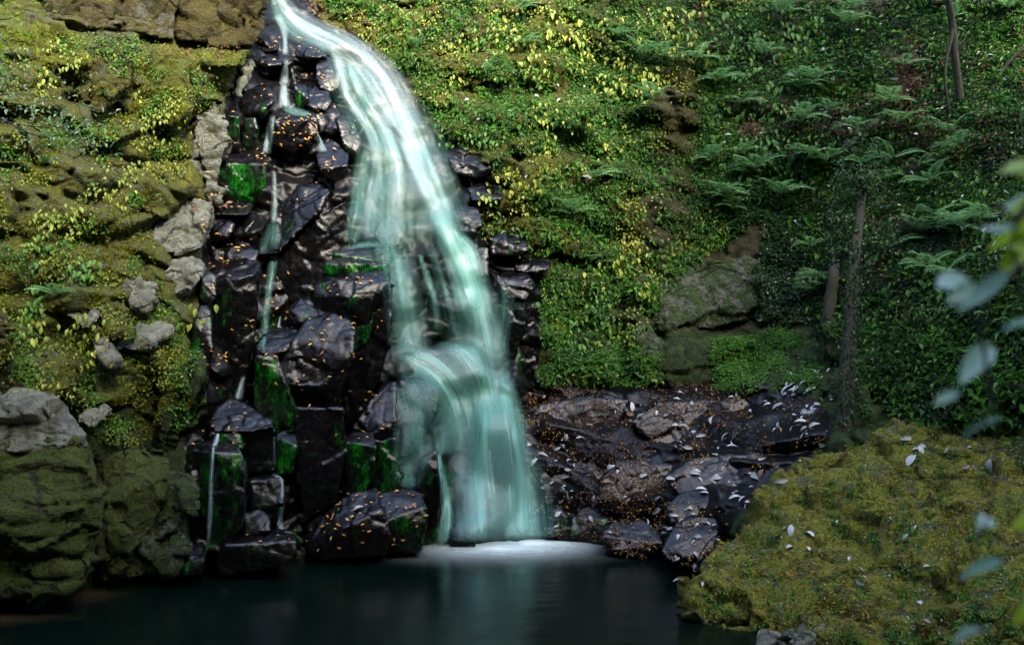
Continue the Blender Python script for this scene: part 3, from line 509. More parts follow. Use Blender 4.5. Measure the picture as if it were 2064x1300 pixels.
 ('rock', 'green-tinged angular stone at the base of the huge outcrop', 13.1, '1584,1290,.1 1600,1262,.3 1640,1258,.3 1655,1280,.1 1640,1330,0 1580,1330,0', dict(moss=.35, lush=.9)),
 ('boulder', 'yellow-green mossy boulder in the bottom corner', 11.6, '1830,1310,.3 1870,1240,.6 1930,1208,.8 2064,1230,.8 2200,1260,.6 2200,1400,0 1850,1380,0', dict(dark=-.55, moss=.78, lush=.8, n1=.1, n2=.08)),
]
for nm, lb, out, s, kw in DRY:
    k = dict(n1=.05, n2=.03, n3=.014, smooth=2, fac=.22, fsc=.9); k.update(kw); out = out * .92 if k.get('moss', 1) < .36 and out < 8 else out
    make_rock(nm, lb, out, pt(s), M_MOSS, **k)

# ------------------------------------------------------------------ ray lookup on rock and ground
BVH = BVHTree.FromPolygons(np.concatenate(SOLID_V).tolist(), SOLID_F)
EYE = Vector((0, 0, CAMZ))
def hit(px, py):
    r = Vector(((px - 1032) / F, 1, -(py - 650) / F)); ln = r.length
    p, n, i, dist = BVH.ray_cast(EYE, r / ln)
    if p is None: return None, None
    return p, (n if n.y < 0 else -n)
def hits(pxs, pys, skip=()):
    P, N, ok = [], [], []
    for x, y in zip(pxs, pys):
        r = Vector(((x - 1032) / F, 1, -(y - 650) / F)); p, n, i, _ = BVH.ray_cast(EYE, r.normalized())
        if p is not None and n.y > 0: n = -n
        if p is None or p.z < .03 or (FKIND[i] in skip and random.random() < .93): ok.append(False); continue
        ok.append(True); P.append(p); N.append(n)
    return np.array(P).reshape(-1, 3), np.array(N).reshape(-1, 3), np.array(ok, bool)

# ------------------------------------------------------------------ pool
def build_pool():
    n = 200; xs = np.linspace(-16, 16, n); ys = np.linspace(-6, 24, n); X, Y = np.meshgrid(xs, ys)
    V = np.stack([X, Y, .004 * fbm(np.stack([X * .7, Y * .7, 0 * X], -1), 3, 2)], -1).reshape(-1, 3)
    i = np.arange(n * n).reshape(n, n); Q = np.stack([i[:-1, :-1], i[:-1, 1:], i[1:, 1:], i[1:, :-1]], -1).reshape(-1, 4)
    b = NT('pool_water'); p = b.pos((.35, 1.6, 1)); n1 = b.noise(.9, 4, .5, p)
    x = b.n('SeparateXYZ', None, Vector=b.n('TexCoord').outputs['Object'])
    shal_refl = b.ramp(b.math('SUBTRACT', b.math('MULTIPLY', x.outputs[1], .55), x.outputs[0]), 14.3, 17.3)
    c = b.mix(b.math('MULTIPLY', shal_refl, b.ramp(n1, .4, .7)), (.0006, .0035, .0025), (.10, .065, .032))  # brown streaks: shallow bed plus the bank's reflection painted into the water colour
    m = b.finish(b.n('BsdfPrincipled', None, Base_Color=c, Roughness=.22, IOR=1.33, Normal=b.bump(b.noise(1.1, 3, .5, b.pos((1, 2, 1))), .2, .1)).outputs[0])
    o = obj('pool_water', mesh('pool_water', V, Q), m); o['kind'] = 'structure'
    # foam spreading from the foot of the fall
    def foam(cx, cy, rx, ry, label, dens):
        th = np.linspace(0, 2 * math.pi, 49)[:-1]; rr = np.linspace(0, 1, 14); V = []; A = []
        for r in rr:
            for t in th: V.append((r * rx * math.cos(t), r * ry * math.sin(t), .02 + .03 * (1 - r))); A.append(1 - r)
        V = np.array(V); k = 48; Q = [(a * k + j, a * k + (j + 1) % k, (a + 1) * k + (j + 1) % k, (a + 1) * k + j) for a in range(13) for j in range(k)]
        b = NT('foam'); f = b.attr('fade'); nn = b.noise(1.6, 4, .6, b.pos((1, 2.2, 1)))
        a = b.math('MULTIPLY', b.math('MULTIPLY', b.math('POWER', f, 2.6), b.math('ADD', .35, nn)), dens, clamp=True)
        m = b.finish(b.n('MixShader', None, Fac=a, _1=b.n('BsdfTransparent').outputs[0], _2=b.n('BsdfDiffuse', None, Color=(.78, .90, .86)).outputs[0]).outputs[0])
        o = obj('foam', mesh('foam', V, Q, {'fade': A}), m, loc=(cx, cy, 0)); tag(o, label, 'foam', None, 'stuff')
    foam(.2, 19.75, 2.5, 1.5, 'bright white foam on the pool where the main fall lands', 1.25)
    foam(-.3, 19.2, 3.3, 1.9, 'thin bluish foam spreading over the dark pool beside the main fall', .75)
    foam(-5.35, 17.55, .5, .28, 'small patch of foam where the tall thin stream meets the pool', 1.3)
build_pool()

# ------------------------------------------------------------------ falling water
def spline(P, n):
    P = np.asarray(P, float); s = np.r_[0, np.cumsum(np.hypot(*np.diff(P[:, :2], axis=0).T))]; t = np.linspace(0, s[-1], n); out = np.empty((n, P.shape[1]))
    m = np.gradient(P, s, axis=0) if len(P) > 2 else np.repeat(np.diff(P, axis=0) / s[-1], 2, 0)
    for k, x in enumerate(t):
        i = min(np.searchsorted(s, x, 'right') - 1, len(P) - 2); h = s[i + 1] - s[i]; u = (x - s[i]) / h
        out[k] = (2*u**3-3*u*u+1)*P[i] + (u**3-2*u*u+u)*h*m[i] + (-2*u**3+3*u*u)*P[i+1] + (u**3-u*u)*h*m[i+1]
    return out
_ws = [0]
def stream(name, pts, mat, parent, off=.08, bulge=.1, nc=11, step=7, fade=(.05, .08), smoothk=4):
    """a sheet of falling water lying over the rocks; pts: photo x, y, width"""
    P = np.array(pts, float); L = np.hypot(*np.diff(P[:, :2], axis=0).T).sum(); n = max(8, int(L / step)); S = spline(P, n)
    T = np.gradient(S[:, :2], axis=0); T /= np.linalg.norm(T, axis=1)[:, None] + 1e-9; B = np.stack([-T[:, 1], T[:, 0]], 1)
    B = .5 * B + .5 * np.array([-1., 0]); B /= np.linalg.norm(B, axis=1)[:, None]
    u = np.linspace(0, 1, nc); H = np.zeros((n, nc)); GX = S[:, 0, None] + B[:, 0, None] * (u - .5) * -S[:, 2, None]; GY = S[:, 1, None] + B[:, 1, None] * (u - .5) * -S[:, 2, None]
    for i in range(n):
        for j in range(nc):
            p, _ = hit(GX[i, j], GY[i, j]); H[i, j] = p.y if p is not None else D(GX[i, j], GY[i, j])
    H0 = H.copy(); K = np.exp(-np.linspace(-2, 2, 2 * smoothk + 1) ** 2); K /= K.sum()
    pad = np.pad(H, ((smoothk, smoothk), (0, 0)), 'edge'); H = sum(K[k] * pad[k:k + n] for k in range(2 * smoothk + 1))
    pad = np.pad(H, ((0, 0), (2, 2)), 'edge'); H = sum(pad[:, k:k + nc] for k in range(5)) / 5
    Hm = np.minimum(H, H0 - .03) - off - bulge * (1 - (2 * u - 1) ** 2)
    pad = np.pad(Hm, ((2, 2), (0, 0)), 'edge'); Hm = sum(pad[k:k + n] for k in range(5)) / 5
    V = at(GX, GY, Hm); v = np.linspace(0, 1, n); _ws[0] += 1
    f = np.clip(v / max(fade[0], 1e-3), 0, 1) * np.clip((1 - v) / max(fade[1], 1e-3), 0, 1)
    idx = np.arange(n * nc).reshape(n, nc); Q = np.stack([idx[:-1, :-1], idx[:-1, 1:], idx[1:, 1:], idx[1:, :-1]], -1).reshape(-1, 4)
    UV = np.stack(np.broadcast_arrays(u[None], v[:, None] * L / 100), -1).reshape(-1, 2)
    ac = (u[None] - .5) * S[:, 2, None] / 100
    me = mesh(name, V.reshape(-1, 3), Q, {'fade': np.repeat(f, nc), 'across': ac, 'seed': np.full(n * nc, _ws[0] * 3.7)}, uv=UV)
    o = obj(name, me, mat, parent)
    return o
def empty(name, loc): return obj(name, None, loc=loc)
def fall(name, label, cat, parts, group=None):
    """a fall made of several sheets; single-sheet trickles are one mesh"""
    if len(parts) == 1:
        return tag(stream(name, parts[0][1], parts[0][2], None, **(parts[0][3] if len(parts[0]) > 3 else {})), label, cat, group)
    e = empty(name, (0, 0, 0)); tag(e, label, cat, group)
    for pr in parts: stream(pr[0], pr[1], pr[2], e, **(pr[3] if len(pr) > 3 else {}))
    return e
W_TRI = water_mat('trickle_water', (.42, .58, .60), .72, 8, 1.4)
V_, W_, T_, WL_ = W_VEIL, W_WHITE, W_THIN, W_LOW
fall('waterfall', 'silky white upper fall sweeping over the brink and fanning into a curtain', 'waterfall', [
  ('stream', [(548, -120, 40), (556, -20, 40), (572, 25, 60), (600, 55, 70), (660, 85, 75), (720, 120, 85)], V_, dict(fade=(.01, .1))),
  ('stream', [(562, -10, 30), (588, 28, 46), (640, 64, 66), (698, 94, 80), (748, 140, 108), (784, 200, 122), (812, 270, 116), (844, 340, 104), (876, 410, 92), (910, 480, 76)], W_, dict(bulge=.25, off=.15, fade=(.02, .12))),
  ('stream', [(720, 110, 30), (770, 160, 40), (800, 220, 50), (832, 300, 66), (866, 390, 74), (900, 465, 70)], W_, dict(bulge=.25, off=.25, fade=(.1, .2))),
  ('veil', [(690, 110, 110), (745, 200, 150), (790, 280, 170), (810, 360, 190), (815, 440, 220), (815, 500, 230)], T_, dict(bulge=.2, off=.12, fade=(.1, .1))),
  ('veil', [(815, 200, 90), (850, 290, 100), (885, 390, 100), (920, 490, 100)], T_, dict(bulge=.1, off=.45, fade=(.3, .15), smoothk=16)),
  ('strand', [(672, 95, 22), (686, 140, 26), (702, 200, 28), (728, 235, 26), (752, 275, 30), (760, 330, 34), (745, 420, 30), (725, 490, 30)], W_, dict(off=.18, fade=(.08, .25))),
  ('strand', [(706, 120, 24), (716, 160, 24), (742, 210, 26), (775, 265, 30), (795, 320, 40), (800, 400, 46), (795, 480, 50)], W_, dict(off=.22, fade=(.08, .35))),
  ('strand', [(748, 190, 30), (778, 225, 34), (808, 265, 36), (835, 330, 36), (858, 410, 40)], W_, dict(off=.32, fade=(.1, .3))),
  ('veil', [(735, 290, 40), (725, 380, 46), (708, 490, 40)], T_, dict(off=.12, fade=(.15, .05))),
  ('veil', [(770, 300, 70), (765, 400, 80), (760, 490, 80)], V_, dict(off=.16, fade=(.2, .1))),
])
fall('waterfall', 'middle fall dropping past the green block from step to step', 'waterfall', [
  ('veil', [(688, 502, 18), (730, 494, 26), (780, 494, 22)], T_, dict(off=.12, fade=(.4, .4))),
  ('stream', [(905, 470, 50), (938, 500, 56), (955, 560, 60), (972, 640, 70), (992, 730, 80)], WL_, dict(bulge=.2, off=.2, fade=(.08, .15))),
  ('stream', [(850, 350, 70), (885, 420, 76), (915, 490, 80), (945, 560, 86), (970, 650, 92), (990, 740, 100), (998, 830, 110)], V_, dict(bulge=.2, off=.3, fade=(.25, .2), smoothk=10)),
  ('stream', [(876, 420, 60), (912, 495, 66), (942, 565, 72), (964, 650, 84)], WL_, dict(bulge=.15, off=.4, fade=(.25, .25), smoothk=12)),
  ('veil', [(790, 440, 90), (800, 520, 90), (815, 610, 90), (830, 720, 100)], T_, dict(off=.2, fade=(.2, .1), smoothk=8)),
  ('veil', [(905, 490, 110), (925, 560, 130), (945, 640, 140), (975, 740, 120)], T_, dict(off=.15)),
  ('veil', [(800, 495, 50), (808, 580, 56), (822, 660, 66), (835, 710, 80)], V_, dict(off=.14)),
  ('strand', [(842, 510, 16), (858, 550, 20), (872, 600, 26), (882, 680, 30)], T_, dict(off=.12, fade=(.05, .4))),
  ('veil', [(1020, 560, 60), (1012, 640, 50), (1000, 740, 50)], T_, dict(off=.08, fade=(.3, .1))),
])
fall('waterfall', 'lower fall tumbling over round bulges into the pool, wide at its foot', 'waterfall', [
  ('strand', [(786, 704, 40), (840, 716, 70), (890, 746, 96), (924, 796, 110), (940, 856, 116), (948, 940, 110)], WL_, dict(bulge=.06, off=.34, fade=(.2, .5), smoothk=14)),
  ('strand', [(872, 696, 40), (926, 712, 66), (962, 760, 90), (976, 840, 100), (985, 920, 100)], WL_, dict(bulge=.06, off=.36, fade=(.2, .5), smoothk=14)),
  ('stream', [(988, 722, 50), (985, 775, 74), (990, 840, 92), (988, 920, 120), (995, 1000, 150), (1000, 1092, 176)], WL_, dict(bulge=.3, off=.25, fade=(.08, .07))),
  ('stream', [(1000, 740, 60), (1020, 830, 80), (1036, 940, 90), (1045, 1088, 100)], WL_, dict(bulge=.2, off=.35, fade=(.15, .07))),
  ('veil', [(985, 800, 170), (990, 900, 190), (995, 1000, 210), (1000, 1092, 230)], V_, dict(bulge=.2, off=.15, fade=(.2, .06))),
  ('veil', [(830, 712, 70), (860, 770, 130), (880, 850, 150), (890, 920, 120)], T_, dict(off=.12)),
  ('veil', [(815, 775, 60), (832, 840, 90), (830, 920, 90), (815, 985, 70)], T_, dict(off=.08)),
  ('veil', [(955, 900, 110), (945, 980, 110), (950, 1092, 110)], V_, dict(off=.2, fade=(.2, .06))),
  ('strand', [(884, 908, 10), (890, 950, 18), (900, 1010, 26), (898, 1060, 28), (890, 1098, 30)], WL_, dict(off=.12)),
  ('veil', [(1060, 900, 60), (1080, 1000, 80), (1090, 1085, 110)], T_, dict(off=.1, fade=(.4, .02))),
])
fall('trickle', 'thin white stream in several drops down the dark rocks beside the main fall', 'stream', [
  ('drop', [(556, 30, 26), (570, 62, 24), (574, 90, 14), (573, 112, 22)], W_TRI),
  ('drop', [(576, 118, 14), (574, 145, 18), (572, 172, 22)], W_TRI, dict(off=.06)),
  ('drop', [(572, 168, 14), (572, 195, 22), (574, 218, 30)], W_TRI, dict(off=.06)),
  ('drop', [(576, 214, 26), (590, 222, 30), (625, 232, 18)], V_, dict(off=.04)),
])
fall('trickle', 'faint split trickle falling from the leaf-plastered boulder to the green-fronted block', 'stream', [('t', [(548, 232, 18), (543, 270, 18), (538, 312, 24)], W_TRI, dict(off=.05))])
fall('trickle', 'short green-tinged spout beside the shiny faceted stone', 'stream', [('t', [(634, 262, 8), (644, 285, 14), (650, 308, 26)], W_TRI, dict(off=.05))])
fall('trickle', 'narrow trickle running down to the grey film on the diagonal slab', 'stream', [
  ('drop', [(552, 345, 10), (553, 380, 13), (552, 415, 16), (550, 450, 18)], W_TRI, dict(off=.06)),
  ('film', [(552, 446, 24), (548, 480, 44), (540, 514, 44)], T_, dict(off=.03))])
fall('trickle', 'long thin veil of water down the black vertical face', 'stream', [('t', [(552, 512, 24), (543, 580, 20), (534, 650, 20), (526, 712, 18)], T_, dict(off=.06))])
fall('trickle', 'short drip above the puddled slab', 'stream', [('t', [(565, 636, 5), (563, 650, 7), (561, 664, 9)], W_TRI, dict(off=.05))])
fall('trickle', 'small fan of water landing on the wet dome rock', 'stream', [('t', [(492, 756, 10), (486, 780, 16), (481, 806, 22)], W_TRI, dict(off=.06))])
fall('trickle', 'tall thin stream dropping from the column into the pool', 'stream', [
  ('drop', [(440, 872, 10), (437, 885, 12), (432, 900, 14)], W_TRI, dict(off=.05)),
  ('drop', [(430, 896, 9), (426, 960, 11), (423, 1040, 12), (418, 1110, 12), (414, 1150, 14)], W_TRI, dict(off=.08, fade=(.02, .02)))])
fall('trickle', 'hair-thin trickle on the side of the green-black column', 'stream', [('t', [(478, 900, 6), (492, 930, 7), (496, 970, 8), (498, 1010, 9)], T_, dict(off=.05))])
fall('trickle', 'side trickle bending over a block between the black rocks', 'stream', [
  ('drop', [(552, 878, 5), (553, 915, 6), (554, 952, 8)], W_TRI, dict(off=.05)),
  ('drop', [(548, 956, 8), (566, 964, 10), (570, 990, 12), (567, 1020, 14), (568, 1064, 14), (592, 1074, 10)], W_TRI, dict(off=.06))])

# ------------------------------------------------------------------ leaf meshes
def leaf_cloud(P, N, T, s, wd=.5, lift=.12, tone=None):
    """many small folded leaves: base P, facing N, pointing along T, length s"""
    n = len(P); N = N / (np.linalg.norm(N, axis=1)[:, None] + 1e-9); T = T - (T * N).sum(1)[:, None] * N; T /= np.linalg.norm(T, axis=1)[:, None] + 1e-9
    B = np.cross(N, T); s = np.broadcast_to(s, (n,))[:, None]
    if np.ndim(lift) == 0: lift = np.full(n, lift)
    l = lift[:, None]
    V = np.stack([P, P + s * (.45 * T - B * wd * .5 + N * (l + .1)), P + s * (T + N * (l * .3)), P + s * (.45 * T + B * wd * .5 + N * (l + .1))], 1).reshape(-1, 3)
    i = np.arange(n)[:, None] * 4; Fc = np.concatenate([i + [0, 1, 2], i + [0, 2, 3]], 1).reshape(-1, 3)
    return V, Fc, np.repeat(rng.random(n) if tone is None else tone, 4)
def rand_dirs(N, n, down=.6):
    r = rng.normal(size=(n, 3)); r[:, 2] -= down * 1.5; return r
def sample_poly(poly, n, dens=None):
    a = np.array(poly, float); lo, hi = a.min(0), a.max(0); out = []
    k = 0
    while k < n:
        q = rng.uniform(lo, hi, (n * 2, 2)); m = poly_mask(poly, q[:, 0], q[:, 1], .01) > .5
        if dens is not None: m &= rng.random(len(q)) < dens(q[:, 0], q[:, 1])
        out.append(q[m]); k += m.sum()
    return np.concatenate(out)[:n]
def clump(scale, a, b, seed):
    return lambda x, y: sstep(a, b, fbm(np.stack([x / scale, y / scale, 0 * x + seed], -1), 3, seed))
def cover(name, label, poly, n, size, mat, wd=.55, dens=None, down=.6, lift=.2, facing=.5, out=.0, cat='ground cover', skip=(2, 3)):
    q = sample_poly(poly, n, dens); P, N, ok = hits(q[:, 0], q[:, 1], skip); n = len(P)
    if not n: return
    Nf = N * (1 - facing) + facing * (rng.normal(size=(n, 3)) * .6 + np.array([0, -.5, .6]))
    P = P + N * (out * rng.random(n))[:, None]
    V, Fc, tn = leaf_cloud(P, Nf, rand_dirs(N, n, down), size * rng.uniform(.6, 1.4, n), wd, lift * rng.uniform(.3, 1.6, n))
    return tag(obj(name, mesh(name, V, Fc, {'tone': tn}, False), mat), label, cat, None, 'stuff')
P_LEFT = [(0, 60), (250, 70), (480, 110), (470, 190), (385, 230), (380, 330), (360, 400), (300, 430), (330, 600), (410, 620), (390, 850), (280, 900), (170, 880), (0, 780)]
P_RIGHTUP = [(640, 0), (1560, 0), (1480, 300), (1560, 420), (1420, 520), (1330, 600), (1290, 680), (1330, 770), (1090, 770), (1090, 560), (960, 460), (1000, 330), (880, 280), (830, 160)]
P_HILLV = [(1400, 0), (2064, 0), (2064, 860), (1800, 840), (1700, 700), (1650, 660), (1600, 500), (1420, 420)]
P_IVY = [(1560, 420), (1700, 400), (1730, 560), (1660, 655), (1530, 655), (1520, 540)]
P_OUT = [(1440, 1120), (1530, 1040), (1700, 900), (1850, 860), (2064, 860), (2064, 1300), (1560, 1300), (1410, 1240)]
cover('moss_tufts', 'fine olive moss tufts over the left cliff', P_LEFT, 15000, .032, L_MOSS, .6, clump(50, -.05, .25, 3), lift=.7, facing=.6)
cover('moss_tufts', 'fine olive moss tufts on the wall right of the falls', P_RIGHTUP, 20000, .04, L_MOSS, .6, clump(70, -.2, .2, 4), lift=.7, facing=.6)
cover('moss_tufts', 'short moss tufts on the huge outcrop', P_OUT, 2500, .026, L_MOSS, .6, clump(60, -.25, .15, 5), lift=.7, facing=.6)
cover('small_leaf_cover', 'small green creeping leaves on the left cliff', P_LEFT, 4200, .06, L_GRN, .6, clump(45, .1, .3, 6), out=.08)
cover('lime_leaf_cover', 'light yellow-green leaflets over the left cliff', P_LEFT, 3800, .055, L_LIME, .6, clump(40, -.05, .3, 26), out=.1, down=1.2)
cover('small_leaf_cover', 'small green creeping leaves on the wall right of the falls', P_RIGHTUP, 31000, .07, L_GRN, .6, clump(85, -.22, .2, 7), out=.14)
cover('small_leaf_cover', 'dense green undergrowth leaves of the shaded hillside', P_HILLV, 42000, .09, L_GRN, .5, clump(80, -.35, .1, 8), out=.12)
cover('broad_leaf_cover', 'larger green leaves among the undergrowth of the shaded hillside', P_HILLV, 5000, .17, L_GRN, .45, clump(70, -.2, .3, 18), out=.18)
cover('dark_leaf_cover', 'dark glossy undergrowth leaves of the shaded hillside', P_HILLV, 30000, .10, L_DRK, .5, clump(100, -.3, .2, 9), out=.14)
cover('leaf_litter', 'brown dead leaf litter on the shaded hillside', P_HILLV, 9000, .11, L_BRN, .35, clump(120, .05, .3, 10), down=.2, out=.04)
cover('leaf_litter', 'brown dead leaves on the ground above the pool bank', [(1600, 120), (2064, 60), (2064, 330), (1900, 330), (1700, 260)], 5000, .13, L_BRN, .3, clump(100, -.3, .1, 11), down=.2, out=.06)
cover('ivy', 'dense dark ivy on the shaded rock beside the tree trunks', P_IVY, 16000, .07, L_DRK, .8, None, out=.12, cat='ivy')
cover('broad_leaf_cover', 'larger green leaves among the creepers right of the falls', P_RIGHTUP, 4200, .13, L_GRN, .55, clump(60, -.2, .25, 27), out=.16, down=1.2)
cover('lime_leaf_cover', 'light yellow-green leaflets over the wall right of the falls', P_RIGHTUP, 3800, .08, L_LIME, .6, clump(55, -.05, .3, 28), out=.16, down=1.2)
cover('small_leaf_cover', 'bright green leaves on the bank at the foot of the wall', [(1090, 620), (1330, 560), (1330, 690), (1500, 680), (1650, 640), (1690, 700), (1640, 790), (1400, 785), (1090, 775)], 15000, .06, L_GRN, .6, clump(70, -.3, .2, 12), out=.08)
cover('small_leaf_cover', 'small green sprigs on the bank beyond the trunks', [(1700, 700), (2064, 600), (2064, 870), (1850, 860), (1750, 860)], 9000, .05, L_GRN, .6, clump(60, -.2, .2, 13), out=.06)
cover('small_leaf_cover', 'tiny green sprigs on the huge outcrop', P_OUT, 2600, .04, L_GRN, .6, clump(40, .05, .35, 14), out=.03)
cover('leaf_flecks', 'tiny tan and orange leaf flecks on the huge outcrop', P_OUT, 1200, .042, L_ORG, .35, clump(60, -.1, .3, 15), down=.1, out=.02)
cover('leaf_flecks', 'mass of small orange leaf flecks on the dark slope', P_SLOPE, 1700, .05, L_ORG, .4, clump(70, -.2, .25, 16), down=.1, out=.02, skip=())
cover('small_leaf_cover', 'little green creeping plants in the cracks of the huge outcrop', P_OUT, 1800, .055, L_GRN, .6, clump(28, .15, .35, 36), out=.04)
cover('pale_sprigs', 'tiny pale green sprigs and lichen flecks on the huge outcrop', P_OUT, 450, .03, L_FGP, .7, clump(35, .05, .3, 33), out=.03)
cover('leaf_litter', 'brown and tan dead leaf litter on the huge outcrop', P_OUT, 400, .055, L_BRN, .4, clump(60, -.05, .3, 34), down=.1, out=.02, skip=())
cover('leaf_litter', 'brown and tan dead leaf litter over the dark slope', P_SLOPE, 2600, .06, L_BRN, .4, clump(80, -.2, .25, 19), down=.1, out=.02, skip=())
cover('leaf_flecks', 'small orange leaf flecks along the mossy ledges of the left cliff', [(280, 85), (510, 95), (470, 120), (300, 110)], 260, .06, L_BRN, .4, None, down=.1, skip=())
cover('leaf_flecks', 'brown leaf flecks on the rocks beside the brink', [(600, 0), (760, 10), (800, 70), (720, 70), (640, 40)], 420, .07, L_BRN, .4, None, down=.1, skip=())

# ------------------------------------------------------------------ single plants
def leaf_blade(base, direc, nrm, L, wd, droop=.25, seg=5, curl=.1):
    """one broad leaf with a midrib fold, as quads: returns V, F"""
    t = np.array(direc, float); t /= np.linalg.norm(t); n = np.array(nrm, float); n -= t * (n @ t); n /= np.linalg.norm(n) + 1e-9; bb = np.cross(n, t)
    V = []; Fc = []
    for i in range(seg + 1):
        s = i / seg; wl = wd * L * math.sin(math.pi * min(1, .06 + s * .94) ** .8) * .5 + .002
        c = np.array(base) + t * L * s + n * (curl * L * math.sin(s * math.pi)) - np.array([0, 0, droop * L * s * s])
        V += [c - bb * wl + n * wl * .3, c, c + bb * wl + n * wl * .3]
    for i in range(seg):
        for j in (0, 1): Fc.append((i * 3 + j, i * 3 + j + 1, i * 3 + j + 4, i * 3 + j + 3))
    return V, Fc
def join(parts, tones=None):
    V, Fc, T = [], [], []
    for k, (v, f) in enumerate(parts):
        o = len(V); V += list(v); Fc += [tuple(i + o for i in q) for q in f]; T += [(tones[k] if tones is not None else random.random())] * len(v)
    return np.array(V), np.array(Fc), T
def frond_mesh(L, pairs=15, seed=0):
    r = random.Random(seed); parts = []; tones = []
    pts = [np.array([s * L, 0, .22 * L * math.sin(s * 2.0) - .32 * L * s * s]) for s in np.linspace(0, 1, pairs + 2)]
    for i in range(pairs + 1):
        a, b_ = pts[i], pts[i + 1]; parts.append(([a + [0, -.004, 0], a + [0, .004, 0], b_ + [0, .003, 0], b_ + [0, -.003, 0]], [(0, 1, 2, 3)])); tones.append(.2)
    for i in range(1, pairs + 1):
        s = i / (pairs + 1); pl = L * .30 * (math.sin(math.pi * (.12 + .88 * s) ** .75) + .06)
        for sd in (-1, 1):
            p = pts[i]; d = np.array([.45, sd, -.12 + r.uniform(-.08, .08)]); d /= np.linalg.norm(d); e = np.cross([0, 0, 1], d) * (L / pairs * .42)
            q = p + d * pl; m = p + d * pl * .5
            parts.append(([p - e * .6, m - e, q, m + e], [(0, 1, 2, 3)])); tones.append(r.uniform(.2, .9))
    V, Fc, T = join(parts, tones); return mesh('frond', V, Fc, {'tone': T}, False)
FRONDS = [frond_mesh(1.0, 15, i) for i in range(3)]
for m_ in FRONDS: m_.materials.append(L_FERN)
def frame(n, tilt=.5):
    z = Vector(n) * (1 - tilt) + Vector((0, 0, 1)) * tilt; return z.normalized()
def fern(px, py, L, label, group='ferns on the walls', k=6, spread=1.0, aim=None):
    p, n = hit(px, py)
    if p is None: return
    o = empty('fern', p + n * .22); L *= 1.3; tag(o, label, 'fern', group)
    out = Vector((n.x, min(n.y, -.25), .15)).normalized()
    for i in range(k):
        a = (i + .5) / k * 2 - 1; a = a * 1.25 * spread + random.uniform(-.15, .15)
        side = Vector((1, 0, 0)); d = (out * (math.cos(a) * .7 + .25) + side * math.sin(a) + Vector((0, 0, random.uniform(-.25, .3)))).normalized()
        if aim is not None: d = (d + Vector(aim)).normalized()
        zz = (Vector((0, -.45, .85)) - d * d.dot(Vector((0, -.45, .85)))).normalized(); yy = zz.cross(d)
        f = obj('frond', random.choice(FRONDS), None, o); sc = L * random.uniform(.75, 1.1)
        f.matrix_basis = Matrix((d, yy, zz)).transposed().to_4x4() @ Matrix.Scale(sc, 4)
    return o
def tuft_mesh(seed):
    r = np.random.default_rng(seed); parts = []; tones = []
    for i in range(70):
        a = r.uniform(0, 6.28); o = np.array([math.cos(a) * .5, math.sin(a) * .5 - .45, 0]); L = r.uniform(.6, 1.1); w_ = .012
        V = []; q = np.array([r.normal() * .04, r.normal() * .03, 0.]); v = np.array([o[0] * .8, o[1] * .8, .75]) ; sd = np.array([-o[1], o[0], 0]) + [.3, 0, 0]; sd /= np.linalg.norm(sd)
        for s in range(6):
            wl = w_ * (1 - s / 5.5); V += [q - sd * wl, q + sd * wl]; q = q + v * L / 5; v = v + np.array([0, 0, -.42]) * (1 + .3 * r.random())
        parts.append((V, [(2 * s, 2 * s + 1, 2 * s + 3, 2 * s + 2) for s in range(5)])); tones.append(r.random())
    V, Fc, T = join(parts, tones); return mesh('grass_tuft', V, Fc, {'tone': T}, False)
TUFTS = [tuft_mesh(i) for i in range(3)]
for m_ in TUFTS: m_.materials.append(L_GRASS)
def tuft(px, py, L, label, group='grass tufts hanging on the walls'):
    p, n = hit(px, py)
    if p is None: return
    o = obj('grass_tuft', random.choice(TUFTS), None, loc=p); o.scale = (L, L, L); o.rotation_euler = (0, 0, random.uniform(-.4, .4))
    return tag(o, label, 'grass tuft', group)
def hang_mesh(seed, nl=9, up=False):
    """a small plant with broad, hanging heart-like leaves on thin stalks"""
    r = random.Random(seed); parts = []; tones = []
    for i in range(nl):
        b0 = np.array([r.uniform(-.9, .9), -r.uniform(.1, .35), r.uniform(-.95, .4)])
        parts.append(([[0, 0, 0], [.01, 0, .01], b0 + [.005, 0, 0], b0 - [.005, 0, 0]], [(0, 1, 2, 3)])); tones.append(.1)
        d = np.array([r.uniform(-.5, .5), -.25, -1.0 if not up else r.uniform(-.6, .3)])
        parts.append(leaf_blade(b0, d, [r.uniform(-.5, .5), -1, .45], r.uniform(.26, .44), .58, .1, 4, .08)); tones.append(r.uniform(.1, 1))
    V, Fc, T = join(parts, tones); return mesh('hanging_leaf_plant', V, Fc, {'tone': T}, False)
HL = [hang_mesh(60 + i, 8) for i in range(5)]
for m_ in HL: m_.materials.append(L_LIME)
HY = [hang_mesh(i) for i in range(5)]; HG = [hang_mesh(20 + i, 10) for i in range(4)]
for m_ in HY: m_.materials.append(L_YEL)
for m_ in HG: m_.materials.append(L_GRN)
def hanger(px, py, L, label, green=False, group=None):
    p, n = hit(px, py)
    if p is None or p.z < .1: return
    o = obj('broadleaf_plant' if green else 'yellow_leaf_plant', random.choice(HG if green else HL if (px < 520 or (px < 1000 and py < 250)) else HY), None, loc=p + n * .03)
    o.scale = (L, L, L); o.rotation_euler = (random.uniform(-.2, .2), random.uniform(-.3, .3), math.atan2(n.x, -n.y) * .5 + random.uniform(-.4, .4))
    return tag(o, label, 'plant', group)

